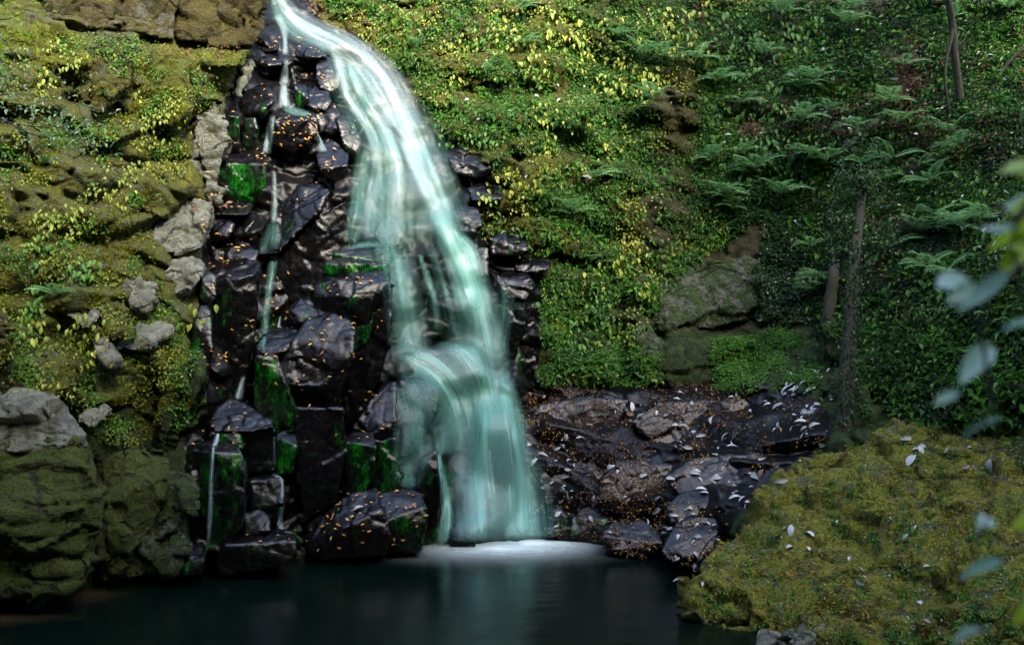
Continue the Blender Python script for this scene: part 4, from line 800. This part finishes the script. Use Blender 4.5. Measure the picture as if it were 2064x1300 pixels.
G_Y = 'yellow-leaved plants hanging on the wet walls'
YEL_ZONES = [
 ([(1080, 20), (1290, 20), (1290, 130), (1150, 150)], 30, .3, 'pale yellow hanging leaves in the dense yellow patch near the top of the wall'),
 ([(1000, 0), (1100, 60), (1080, 140), (990, 120)], 12, .34, 'yellow-green hanging leaves around the dark grass tufts near the top of the wall'),
 ([(1300, 0), (1450, 0), (1430, 130), (1290, 110)], 26, .36, 'large yellow-green heart-shaped leaves hanging at the sunlit end of the wall'),
 ([(1060, 215), (1270, 220), (1260, 340), (1180, 350), (1070, 300)], 26, .28, 'yellow-green hanging leaves below the wide mossy ledge'),
 ([(1200, 160), (1340, 130), (1320, 200), (1220, 190)], 12, .36, 'yellow hanging leaves along the crest under the arching ferns'),
 ([(880, 60), (1000, 40), (1000, 170), (900, 180)], 14, .26, 'scattered yellow leaves on the brown mossy rock beside the upper fall'),
 ([(920, 330), (1080, 340), (1080, 470), (990, 480)], 10, .30, 'light green hanging leaves above the wet boulders beside the fall'),
 ([(1170, 460), (1330, 480), (1300, 620), (1180, 560)], 10, .34, 'lone bright green hanging leaves in the deep green bank'),
 ([(80, 80), (190, 90), (180, 180), (90, 160)], 12, .22, 'yellow leaves hanging at the head of the left cliff'),
 ([(250, 190), (400, 200), (390, 260), (260, 250)], 18, .2, 'yellow leaves hanging from the bulge with fine sprigs'),
 ([(170, 270), (330, 260), (330, 400), (180, 410)], 26, .19, 'yellow-green hanging leaves in the middle of the left cliff'),
 ([(60, 420), (190, 410), (180, 520), (70, 520)], 16, .2, 'yellow-green leaves in the left cliff above the pale stones'),
 ([(20, 620), (210, 640), (190, 720), (20, 710)], 12, .26, 'small hanging leaves around the pale stones of the left cliff'),
 ([(0, 740), (150, 750), (150, 800), (0, 800)], 8, .2, 'small green leaves on the flat-topped mossy block'),
]
for poly, n, L, lb in YEL_ZONES:
    for x, y in sample_poly(poly, n): hanger(x, y, L * random.uniform(.75, 1.25), lb, False, G_Y)
hanger(400, 630, .4, 'single bright hanging sprig on the dark rock left of the black column', False, G_Y)
G_G = 'green broad-leaved plants of the hillside'
for poly, n, L, lb in [
 ([(1420, 20), (1700, 20), (1700, 330), (1450, 330)], 60, .40, 'green broad-leaved plant on the shaded upper hillside'),
 ([(1700, 340), (2064, 300), (2064, 600), (1750, 620)], 40, .40, 'green broad-leaved plant on the slope above the bank'),
 ([(1080, 560), (1300, 600), (1300, 700), (1090, 700)], 26, .30, 'green broad-leaved plant on the bank at the foot of the wall'),
 ([(1750, 580), (1850, 570), (1830, 720), (1740, 720)], 12, .34, 'green broad-leaved plant between the trunks and the brown pillar'),
 ([(900, 250), (1010, 270), (1000, 330), (910, 300)], 12, .22, 'green broad-leaved plant beside the upper fall'),
 ([(60, 480), (200, 470), (200, 600), (60, 640)], 14, .28, 'green broad-leaved plant in the shaded middle of the left cliff')]:
    for x, y in sample_poly(poly, n): hanger(x, y, L * random.uniform(.7, 1.3), lb, True, G_G)
FERNS = [(1150, 425, .62, 'broad pale green fern standing out alone in the middle of the wall'), (1190, 545, .55, 'fern on the bank right of the reddish wet boulder'),
 (1180, 365, .6, 'bluish fern frond cluster left of the hanging grass, above the lone fern'), (1225, 365, .5, 'bluish fern cluster right of the hanging grass, above the lone fern'),
 (1290, 110, .75, 'large arching fern on the wall crest below the yellow heart leaves'), (1335, 115, .6, 'feathery fern beside the large arching one'), (1240, 90, .45, 'small blue-green fern under the pale yellow patch'),
 (1040, 20, .55, 'dark fern above the round grass tuft'), (1050, 95, .5, 'fern under the round grass tuft'), (1310, 215, .6, 'fern in the middle of the slope under the crest'),
 (845, 112, .3, 'tiny fern on the mossy ledge beside the white fall'), (985, 165, .35, 'fern on the brown wall left of the leafy ledge'), (1640, 165, .7, 'fern with bright fronds among white leaves on the hillside'),
 (1570, 40, .6, 'fern at the top edge of the hillside'), (1600, 190, .65, 'fern in the hollow of the hillside'), (1790, 215, .7, 'fern beside the leaning branch'), (1480, 430, .5, 'fern at the top of the bare rock face'),
 (1460, 405, .5, 'fern just above the fern on the bare rock face'), (1640, 320, .6, 'yellow-green fern on the hillside ledge'), (1880, 380, .6, 'fern on the slope above the thin tree'), (1840, 470, .6, 'drooping fern beside the thin tree'),
 (1880, 540, .55, 'bright fern above the brown pillar'), (1930, 440, .6, 'fern behind the blurred leaves'), (110, 575, .4, 'small fern among yellow leaves in the left cliff'), (1440, 150, .6, 'fern at the shade line of the crest'), (1400, 130, .6, 'fern right of the yellow heart leaves'),
 (1530, 110, .55, 'fern beside a white dead leaf on the hillside'), (1700, 60, .6, 'fern near the trunk at the top edge')]
for x, y, L, lb in FERNS: fern(x, y, L, lb)
for x, y in sample_poly(P_HILLV, 40, lambda x, y: (y < 620) * 1.0): fern(x, y, random.uniform(.4, .65), 'green fern among the undergrowth of the shaded hillside', 'undergrowth ferns', 5)
for x, y, L, lb in [(1048, 45, .55, 'round dark grass tuft bulging from the top of the wall'), (1095, 55, .45, 'thin grass tuft right of the round dark one'), (1160, 20, .4, 'grass tuft at the very top among yellow leaves'), (1250, 180, .5, 'light grass tuft under the yellow crest'),
 (1155, 250, .45, 'pale grass tuft hanging from the wide mossy ledge'), (1118, 305, .5, 'long bright grass tuft hanging over the mossy block'), (1222, 425, .35, 'dark spiky grass tuft right of the lone fern'), (1290, 360, .4, 'grass tuft at the edge of the shade'), (1215, 435, .3, 'small spiky grass beside the lone fern'),
 (1345, 360, .4, 'loose grass tuft on the hillside ledge'), (1560, 330, .4, 'thin grass beside the rock post on the hillside'), (60, 640, .35, 'small drooping grass tuft in the left cliff above the flat block'), (100, 325, .4, 'grass tuft on the mossy rock at the left'), (205, 270, .5, 'long grass hanging below the silvery shrub'), (215, 190, .4, 'dark grass wisp beside the yellow moss streak'), (1280, 300, .35, 'grass wisp among the hanging yellow leaves'), (5, 150, .5, 'yellowish grass at the picture edge')]:
    tuft(x, y, L, lb)

# ------------------------------------------------------------------ fallen leaves
def fallen_mesh(seed, curl):
    r = random.Random(seed); v, f = leaf_blade([-.5, 0, 0], [1, r.uniform(-.1, .1), 0], [0, 0, 1], 1, .42, curl, 6, r.uniform(.05, .18)); V, Fc, T = join([(v, f)], [r.random()]); return mesh('fallen_leaf', V, Fc, {'tone': T})
PALE = [fallen_mesh(i, random.uniform(-.2, .3)) for i in range(6)]
for m_ in PALE: m_.materials.append(L_PALE)
BROWN = [m_.copy() for m_ in PALE]
for m_ in BROWN: m_.materials.clear(); m_.materials.append(L_BRN)
ORANGE = [fallen_mesh(40 + i, .1) for i in range(4)]
for m_ in ORANGE: m_.materials.append(L_ORG)
def fallen(name, meshes, px, py, L, label, group, cat='fallen leaf', tilt=.35, lift=.02):
    p, n = hit(px, py)
    if p is None or p.z < .06 or (name == 'orange_leaf' and n.z < .35 and random.random() < .72): return
    z = (Vector(n) + Vector((random.gauss(0, tilt), random.gauss(0, tilt) - .1, random.gauss(0, tilt)))).normalized()
    a = Vector((random.gauss(0, 1), random.gauss(0, .4), random.gauss(0, .5))); x = (a - z * a.dot(z)).normalized(); y = z.cross(x)
    o = obj(name, random.choice(meshes), None); o.matrix_basis = Matrix.Translation(p + n * (lift + .06 * L)) @ Matrix((x, y, z)).transposed().to_4x4() @ Matrix.Diagonal((L, L * random.uniform(.7, 1.2), L, 1))
    return tag(o, label, cat, group)
for poly, n, L, lb in [(P_SLOPE, 170, .19, 'pale grey dead leaf lying on the dark wet slope'), ([(1540, 700), (1690, 740), (1690, 850), (1450, 800)], 34, .24, 'whitish dead leaf heaped below the tree trunks'), ([(1650, 900), (2000, 870), (2000, 1000), (1700, 960)], 14, .24, 'white dead leaf on the crest of the huge mossy outcrop'),
   ([(1500, 1050), (2000, 1000), (2000, 1280), (1560, 1280)], 18, .18, 'white dead leaf caught on the face of the huge mossy outcrop'), ([(1430, 30), (2040, 60), (2040, 560), (1750, 560), (1450, 330)], 66, .17, 'white dead leaf scattered over the shaded hillside'),
   ([(900, 150), (1300, 120), (1320, 480), (1000, 400)], 22, .2, 'white dead leaf caught among the plants right of the falls')]:
    for x, y in sample_poly(poly, n, clump(60, -.25, .25, 44)): fallen('pale_leaf', PALE, x, y, L * random.choice((.4, .5, .6, .75, .9, 1.2)), lb, 'pale dead leaves', lift=.14 if 'hillside' in lb or 'plants' in lb else .02)
fallen('pale_leaf', PALE, 723, 1026, .2, 'single pale green leaf on the large wet boulder at the pool', 'pale dead leaves')
for poly, n, lb in [(P_SLOPE, 26, 'rust-brown leaf on the dark wet slope'), ([(1600, 100), (2050, 80), (2050, 560), (1700, 500)], 30, 'brown dead leaf on the shaded hillside'), ([(385, 408), (510, 410), (505, 424), (390, 420)], 12, 'rust leaf on the narrow wet ledge')]:
    for x, y in sample_poly(poly, n): fallen('brown_leaf', BROWN, x, y, random.uniform(.1, .2), lb, 'brown dead leaves')
P_WETL = [(500, 70), (660, 80), (720, 230), (725, 320), (660, 400), (560, 520), (780, 520), (780, 640), (710, 760), (780, 780), (790, 880), (600, 900), (440, 900), (380, 900), (430, 560), (390, 420), (440, 300), (480, 190)]
P_POOLROCK = [(610, 1100), (700, 990), (860, 990), (860, 1100), (640, 1120)]
for poly, n, dens, lb in [(P_WETL, 430, clump(40, -.3, .3, 30), 'small orange or yellow leaf stuck to the black wet rocks beside the fall'), ([(560, 235), (640, 240), (640, 280), (595, 310), (560, 290)], 80, None, 'orange leaf plastered on the front of the flat-topped wet boulder'), (P_POOLROCK, 100, None, 'yellow leaf on the large wet boulders at the pool edge'), ([(440, 1068), (595, 1068), (590, 1090), (450, 1100)], 14, None, 'yellow leaf on the long wet block at the water edge')]:
    for x, y in sample_poly(poly, n, dens): fallen('orange_leaf', ORANGE, x, y, random.uniform(.045, .1), lb, 'small orange and yellow leaves on wet rock', tilt=.2)

# ------------------------------------------------------------------ trees, branches, shrubs
def tube(pts, rad, seg=8, wob=.15):
    pts = np.array(pts, float); n = len(pts); V = []; Fc = []
    for i in range(n):
        t = pts[min(i + 1, n - 1)] - pts[max(i - 1, 0)]; t /= np.linalg.norm(t); a = np.cross(t, [0, 1, .01]); a /= np.linalg.norm(a); b_ = np.cross(t, a)
        for k in range(seg):
            th = k / seg * 6.2832; r_ = rad[i] * (1 + wob * math.sin(3 * th + i) * .5 + random.uniform(-wob, wob) * .4); V.append(pts[i] + r_ * (a * math.cos(th) + b_ * math.sin(th)))
    for i in range(n - 1):
        for k in range(seg): Fc.append((i * seg + k, i * seg + (k + 1) % seg, (i + 1) * seg + (k + 1) % seg, (i + 1) * seg + k))
    return np.array(V), np.array(Fc)
def limb(pp, dep, r0, r1, n=24):
    S = spline(np.array([(*p, d) for p, d in zip(pp, dep)], float), n); P = at(S[:, 0], S[:, 1], S[:, 2]); rad = np.linspace(r0, r1, n); return P, rad
def crown(name, centres, n, size, mat, parent, lo=0):
    P = []
    for (c, r) in centres:
        q = rng.normal(size=(n, 3)); q /= np.linalg.norm(q, axis=1)[:, None]; q *= (rng.random(n) ** .45)[:, None] * np.array(r); P.append(q + np.array(c))
    P = np.concatenate(P); m = fbm(P * 1.1, 3, 77) > -.08; P = P[m]; k = len(P)
    V, Fc, T = leaf_cloud(P, rng.normal(size=(k, 3)) + [0, 0, .6], rng.normal(size=(k, 3)) + [0, 0, -.4], size * rng.uniform(.7, 1.3, k), .5, .15)
    return obj(name, mesh(name, V, Fc, {'tone': T}, False), mat, parent)
def hd(px, py, out=.3):
    p, n = hit(px, py); return (p.y if p else float(D(px, py))) - out
def tree(label, limbs, crowns=None, mat=L_DRK, csize=.14):
    base = None; e = None
    for k, (nm, pp, dep, r0, r1) in enumerate(limbs):
        P, rad = limb(pp, dep, r0, r1)
        if e is None: e = empty('tree', P[0]); tag(e, label, 'tree')
        V, Fc = tube(P - np.array(e.location), rad); obj(nm, mesh(nm, V, Fc), M_BARK, e)
    if crowns:
        cs = [(np.array(c) - np.array(e.location), r) for c, r in crowns]; crown('crown', cs, 2600, csize, mat, e)
    return e
d1 = hd(1705, 850, .2)
tree('slim grey tree trunk rising from the bank beside the dark ivy', [('trunk', [(1698, 915), (1703, 850), (1709, 740), (1717, 600), (1722, 520), (1732, 440), (1742, 360)], [d1 - .1, d1 + .1, d1 + .4, d1 + .8, d1 + 1.0, d1 + 1.3, d1 + 1.7], .2, .08)])
d2 = hd(1672, 640, .15)
def creeper(e, pp, dep, r, n):
    S = spline(np.array([(*p, d) for p, d in zip(pp, dep)], float), n); P = at(S[:, 0], S[:, 1], S[:, 2]) - np.array(e.location); a = rng.uniform(0, 6.28, n)
    o = np.stack([np.cos(a), -np.abs(np.sin(a)), 0 * a], 1); P = P + o * r * rng.uniform(.8, 1.5, n)[:, None] + rng.normal(size=(n, 3)) * .06
    V, Fc, T = leaf_cloud(P, o, rand_dirs(o, n, 1), .09, .7, .2); obj('ivy', mesh('ivy', V, Fc, {'tone': T}, False), L_DRK, e)
creeper(bpy.data.objects['tree'], [(1703, 860), (1708, 770), (1712, 690)], [d1, d1 + .3, d1 + .6], .19, 260)
creeper(bpy.data.objects['tree'], [(1712, 690), (1718, 590), (1726, 490)], [d1 + .55, d1 + .75, d1 + 1.05], .15, 260)
def ivy_head(e, c, r, n):
    q = rng.normal(size=(n, 3)); q /= np.linalg.norm(q, axis=1)[:, None]; q *= (rng.random(n) ** .5)[:, None]; q[:, 2] = q[:, 2] - .5 * q[:, 0] * q[:, 0]; P = q * np.array(r) + c - np.array(e.location)
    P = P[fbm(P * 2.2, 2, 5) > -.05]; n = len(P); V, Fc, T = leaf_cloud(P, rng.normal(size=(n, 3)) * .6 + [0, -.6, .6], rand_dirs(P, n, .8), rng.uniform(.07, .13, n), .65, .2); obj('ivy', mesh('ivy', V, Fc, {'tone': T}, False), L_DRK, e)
ivy_head(bpy.data.objects['tree'], at(1734, 400, d1 + 1.5), (.8, .5, 1.5), 3000)
tree('short pale trunk stub left of the slim grey trunk', [('trunk', [(1668, 660), (1674, 600), (1682, 540), (1690, 480)], [d2, d2 + .1, d2 + .3, hd(1690, 480, -.8)], .17, .08)])
d3 = hd(1935, 190, .3)
tree('dark leaning tree at the top of the shaded hillside', [('trunk', [(1935, 200), (1925, 120), (1918, 40), (1900, -60), (1880, -220)], [d3, d3 - .2, d3 - .4, d3 - .8, d3 - 1.5], .10, .07),
   ('limb', [(1920, 60), (1905, 150), (1915, 230)], [d3 - .4, d3 - .5, d3 - .4], .05, .02), ('limb', [(1900, -60), (2000, -160), (2100, -230)], [d3 - .8, d3 - 1.4, d3 - 2], .08, .03), ('limb', [(1880, -220), (2000, -380), (2330, -760)], [d3 - 1.5, d3 - 4, 16.2], .08, .03)],
   [((10.5, 16, 16.5), (3.6, 3.2, 1.8)), ((8.5, 20, 18), (3.2, 3, 1.6)), ((14.5, 15, 16), (3.6, 3.6, 2.0)), ((12.5, 20, 17), (3, 3, 1.8))], L_DRK, .3)  # out-of-view crowns and long limb placed in the sun's path to shade the hillside
d4 = hd(1700, 300, .3)
tree('fallen mossy branch slanting across the shaded hillside', [('trunk', [(1700, 300), (1760, 250), (1800, 205), (1850, 160), (1905, 140)], [d4, d4 + .3, d4 + .6, d4 + .9, d4 + 1.1], .08, .04)])
d5 = hd(2040, 110, .4)
tree('thin crooked branch beside the dark leaning tree', [('trunk', [(1990, 190), (2030, 130), (2070, 90)], [d5, d5 - .1, d5 - .2], .05, .03)])

def shrub(label, pts, depth, n, size, mat, spread, cat='shrub', name='shrub', leafw=.45):
    """twigs with leaves hanging into view"""
    e = None; L = []
    for pp in pts:
        P, rad = limb(pp, [depth] * len(pp), .012, .004, 14)
        if e is None: e = empty(name, P[0]); tag(e, label, cat)
        V, Fc = tube(P - np.array(e.location), rad, 5, 0); obj('twig', mesh('twig', V, Fc), M_BARK, e)
        for _ in range(n):
            q = P[random.randrange(2, len(P))] + rng.normal(size=3) * spread; L.append(q)
    P = np.array(L) - np.array(e.location); k = len(P)
    V, Fc, T = leaf_cloud(P, rng.normal(size=(k, 3)) * .6 + [0, -.5, .7], rng.normal(size=(k, 3)) + [.2, 0, -.5], size * rng.uniform(.7, 1.3, k), leafw, .12)
    obj('foliage', mesh('foliage', V, Fc, {'tone': T}, False), mat, e); return e
shrub('silvery green leafy branch reaching in from the edge in front of the left cliff', [[(-120, 250), (-20, 240), (60, 255), (140, 262), (195, 300)], [(-60, 210), (20, 190), (90, 200), (150, 235)], [(-60, 180), (10, 170), (60, 185)], [(20, 250), (80, 275), (170, 262)], [(140, 262), (175, 290), (200, 308)]], 14.5, 90, .08, L_BLUE, .22)
shrub('green leafy twig hanging into the top corner of the left cliff', [[(-100, -60), (-20, -10), (30, 30)], [(-60, 20), (10, 40), (50, 25)], [(-60, 60), (0, 75), (30, 110)]], 11.5, 80, .085, L_FG, .25)
shrub('pale twig with small leaves at the picture edge below the top corner', [[(-80, 60), (10, 90), (40, 130)], [(-80, 110), (20, 130), (60, 150)]], 11.8, 45, .07, L_BLUE, .18)
# a bush beside the viewer: its leaf sprays cross the edge of the view out of focus
def spray(label, leaves, mat, stem):
    e = None; d = 2.3
    P, rad = limb(stem, [d] * len(stem), .006, .003, 16); e = empty('leaf_spray', P[0]); tag(e, label, 'leaf spray', 'sprays of the bush beside the viewer')
    V, Fc = tube(P - np.array(e.location), rad, 5, 0); obj('twig', mesh('twig', V, Fc), M_BARK, e)
    for (x0, y0, x1, y1, wd) in leaves:
        a = at(x0, y0, d + random.uniform(-.1, .1)); b_ = at(x1, y1, d + random.uniform(-.15, .15)); L = np.linalg.norm(b_ - a)
        v, f = leaf_blade(a - np.array(e.location), b_ - a, [random.uniform(-.7, .7), -.8, .7], L * .74, wd * .9, random.uniform(-.1, .25), 6, random.uniform(-.12, .15)); V, Fc, T = join([(v, f)]); obj('leaf', mesh('leaf', V, Fc, {'tone': T}), mat, e)
spray('blurred yellow-green leaves at the upper edge of the bush beside the viewer', [(2090, 330, 1990, 350, .4), (2090, 470, 1960, 520, .45), (2090, 440, 2010, 540, .5), (2100, 520, 2010, 480, .4), (2090, 1030, 2015, 1075, .6), (2095, 1210, 2025, 1260, .6), (2080, 400, 2015, 430, .45), (2070, 500, 1990, 560, .4), (2075, 360, 2030, 310, .4)], L_FG, [(2160, 300), (2075, 400), (2040, 470), (2055, 560), (2085, 700)])
spray('blurred silvery blue-green leaves over the bank', [(2090, 395, 2000, 415, .3), (2050, 455, 1950, 465, .3), (1945, 560, 1868, 560, .45), (2030, 550, 1895, 640, .33), (1960, 570, 1890, 625, .4), (2090, 650, 1995, 660, .3), (2000, 700, 1910, 750, .3), (1930, 790, 1866, 815, .4), (2015, 845, 1915, 885, .38), (2020, 1130, 1905, 1165, .3), (2000, 1050, 1960, 1060, .4), (1990, 1270, 1900, 1290, .35)], L_FGP, [(2150, 470), (2050, 545), (1990, 600), (1985, 720), (2010, 850), (2000, 1000), (1960, 1130)])
# unseen bank added behind the viewer, its ridge shaped to block the sun
def back_shade_bank():
    xs = np.linspace(-40, 50, 120); zs = np.linspace(-1, 36, 76); X, Z = np.meshgrid(xs, zs); Z = Z * (1 + .26 * sstep(12, 20, X)); Y = -7 - Z * .27 + 1.2 * fbm(np.stack([X * .3, Z * .3, 0 * X], -1), 4, 3)
    V = np.stack([X, Y, Z], -1).reshape(-1, 3); i = np.arange(V.shape[0]).reshape(X.shape); Q = np.stack([i[:-1, :-1], i[:-1, 1:], i[1:, 1:], i[1:, :-1]], -1).reshape(-1, 4); n = len(V)
    o = obj('shade_bank', mesh('shade_bank', V, Q, dict(wet=np.zeros(n), soil=np.ones(n), moss=np.ones(n), lush=np.ones(n), algae=np.zeros(n), dark=np.ones(n))), M_GROUND); o['kind'] = 'structure'
back_shade_bank()
def side_shade_wall(sx, x0):                       # unseen walls added at both sides to shut out low sky light
    ys = np.linspace(-18, 15, 60); zs = np.linspace(-1, 24, 40); Y, Z = np.meshgrid(ys, zs); X = sx * (x0 + Z * .3 + 1.2 * fbm(np.stack([0 * Y + sx, Y * .3, Z * .3], -1), 4, 5))
    V = np.stack([X, Y, Z], -1).reshape(-1, 3); i = np.arange(V.shape[0]).reshape(X.shape); Q = np.stack([i[:-1, :-1], i[:-1, 1:], i[1:, 1:], i[1:, :-1]], -1).reshape(-1, 4); n = len(V)
    o = obj('shade_bank', mesh('shade_bank', V, Q, dict(wet=np.zeros(n), soil=np.ones(n), moss=np.ones(n), lush=np.ones(n), algae=np.zeros(n), dark=np.ones(n))), M_GROUND); o['kind'] = 'structure'
side_shade_wall(-1, 12.5); side_shade_wall(1, 15.5)
print('objects', len(bpy.data.objects))
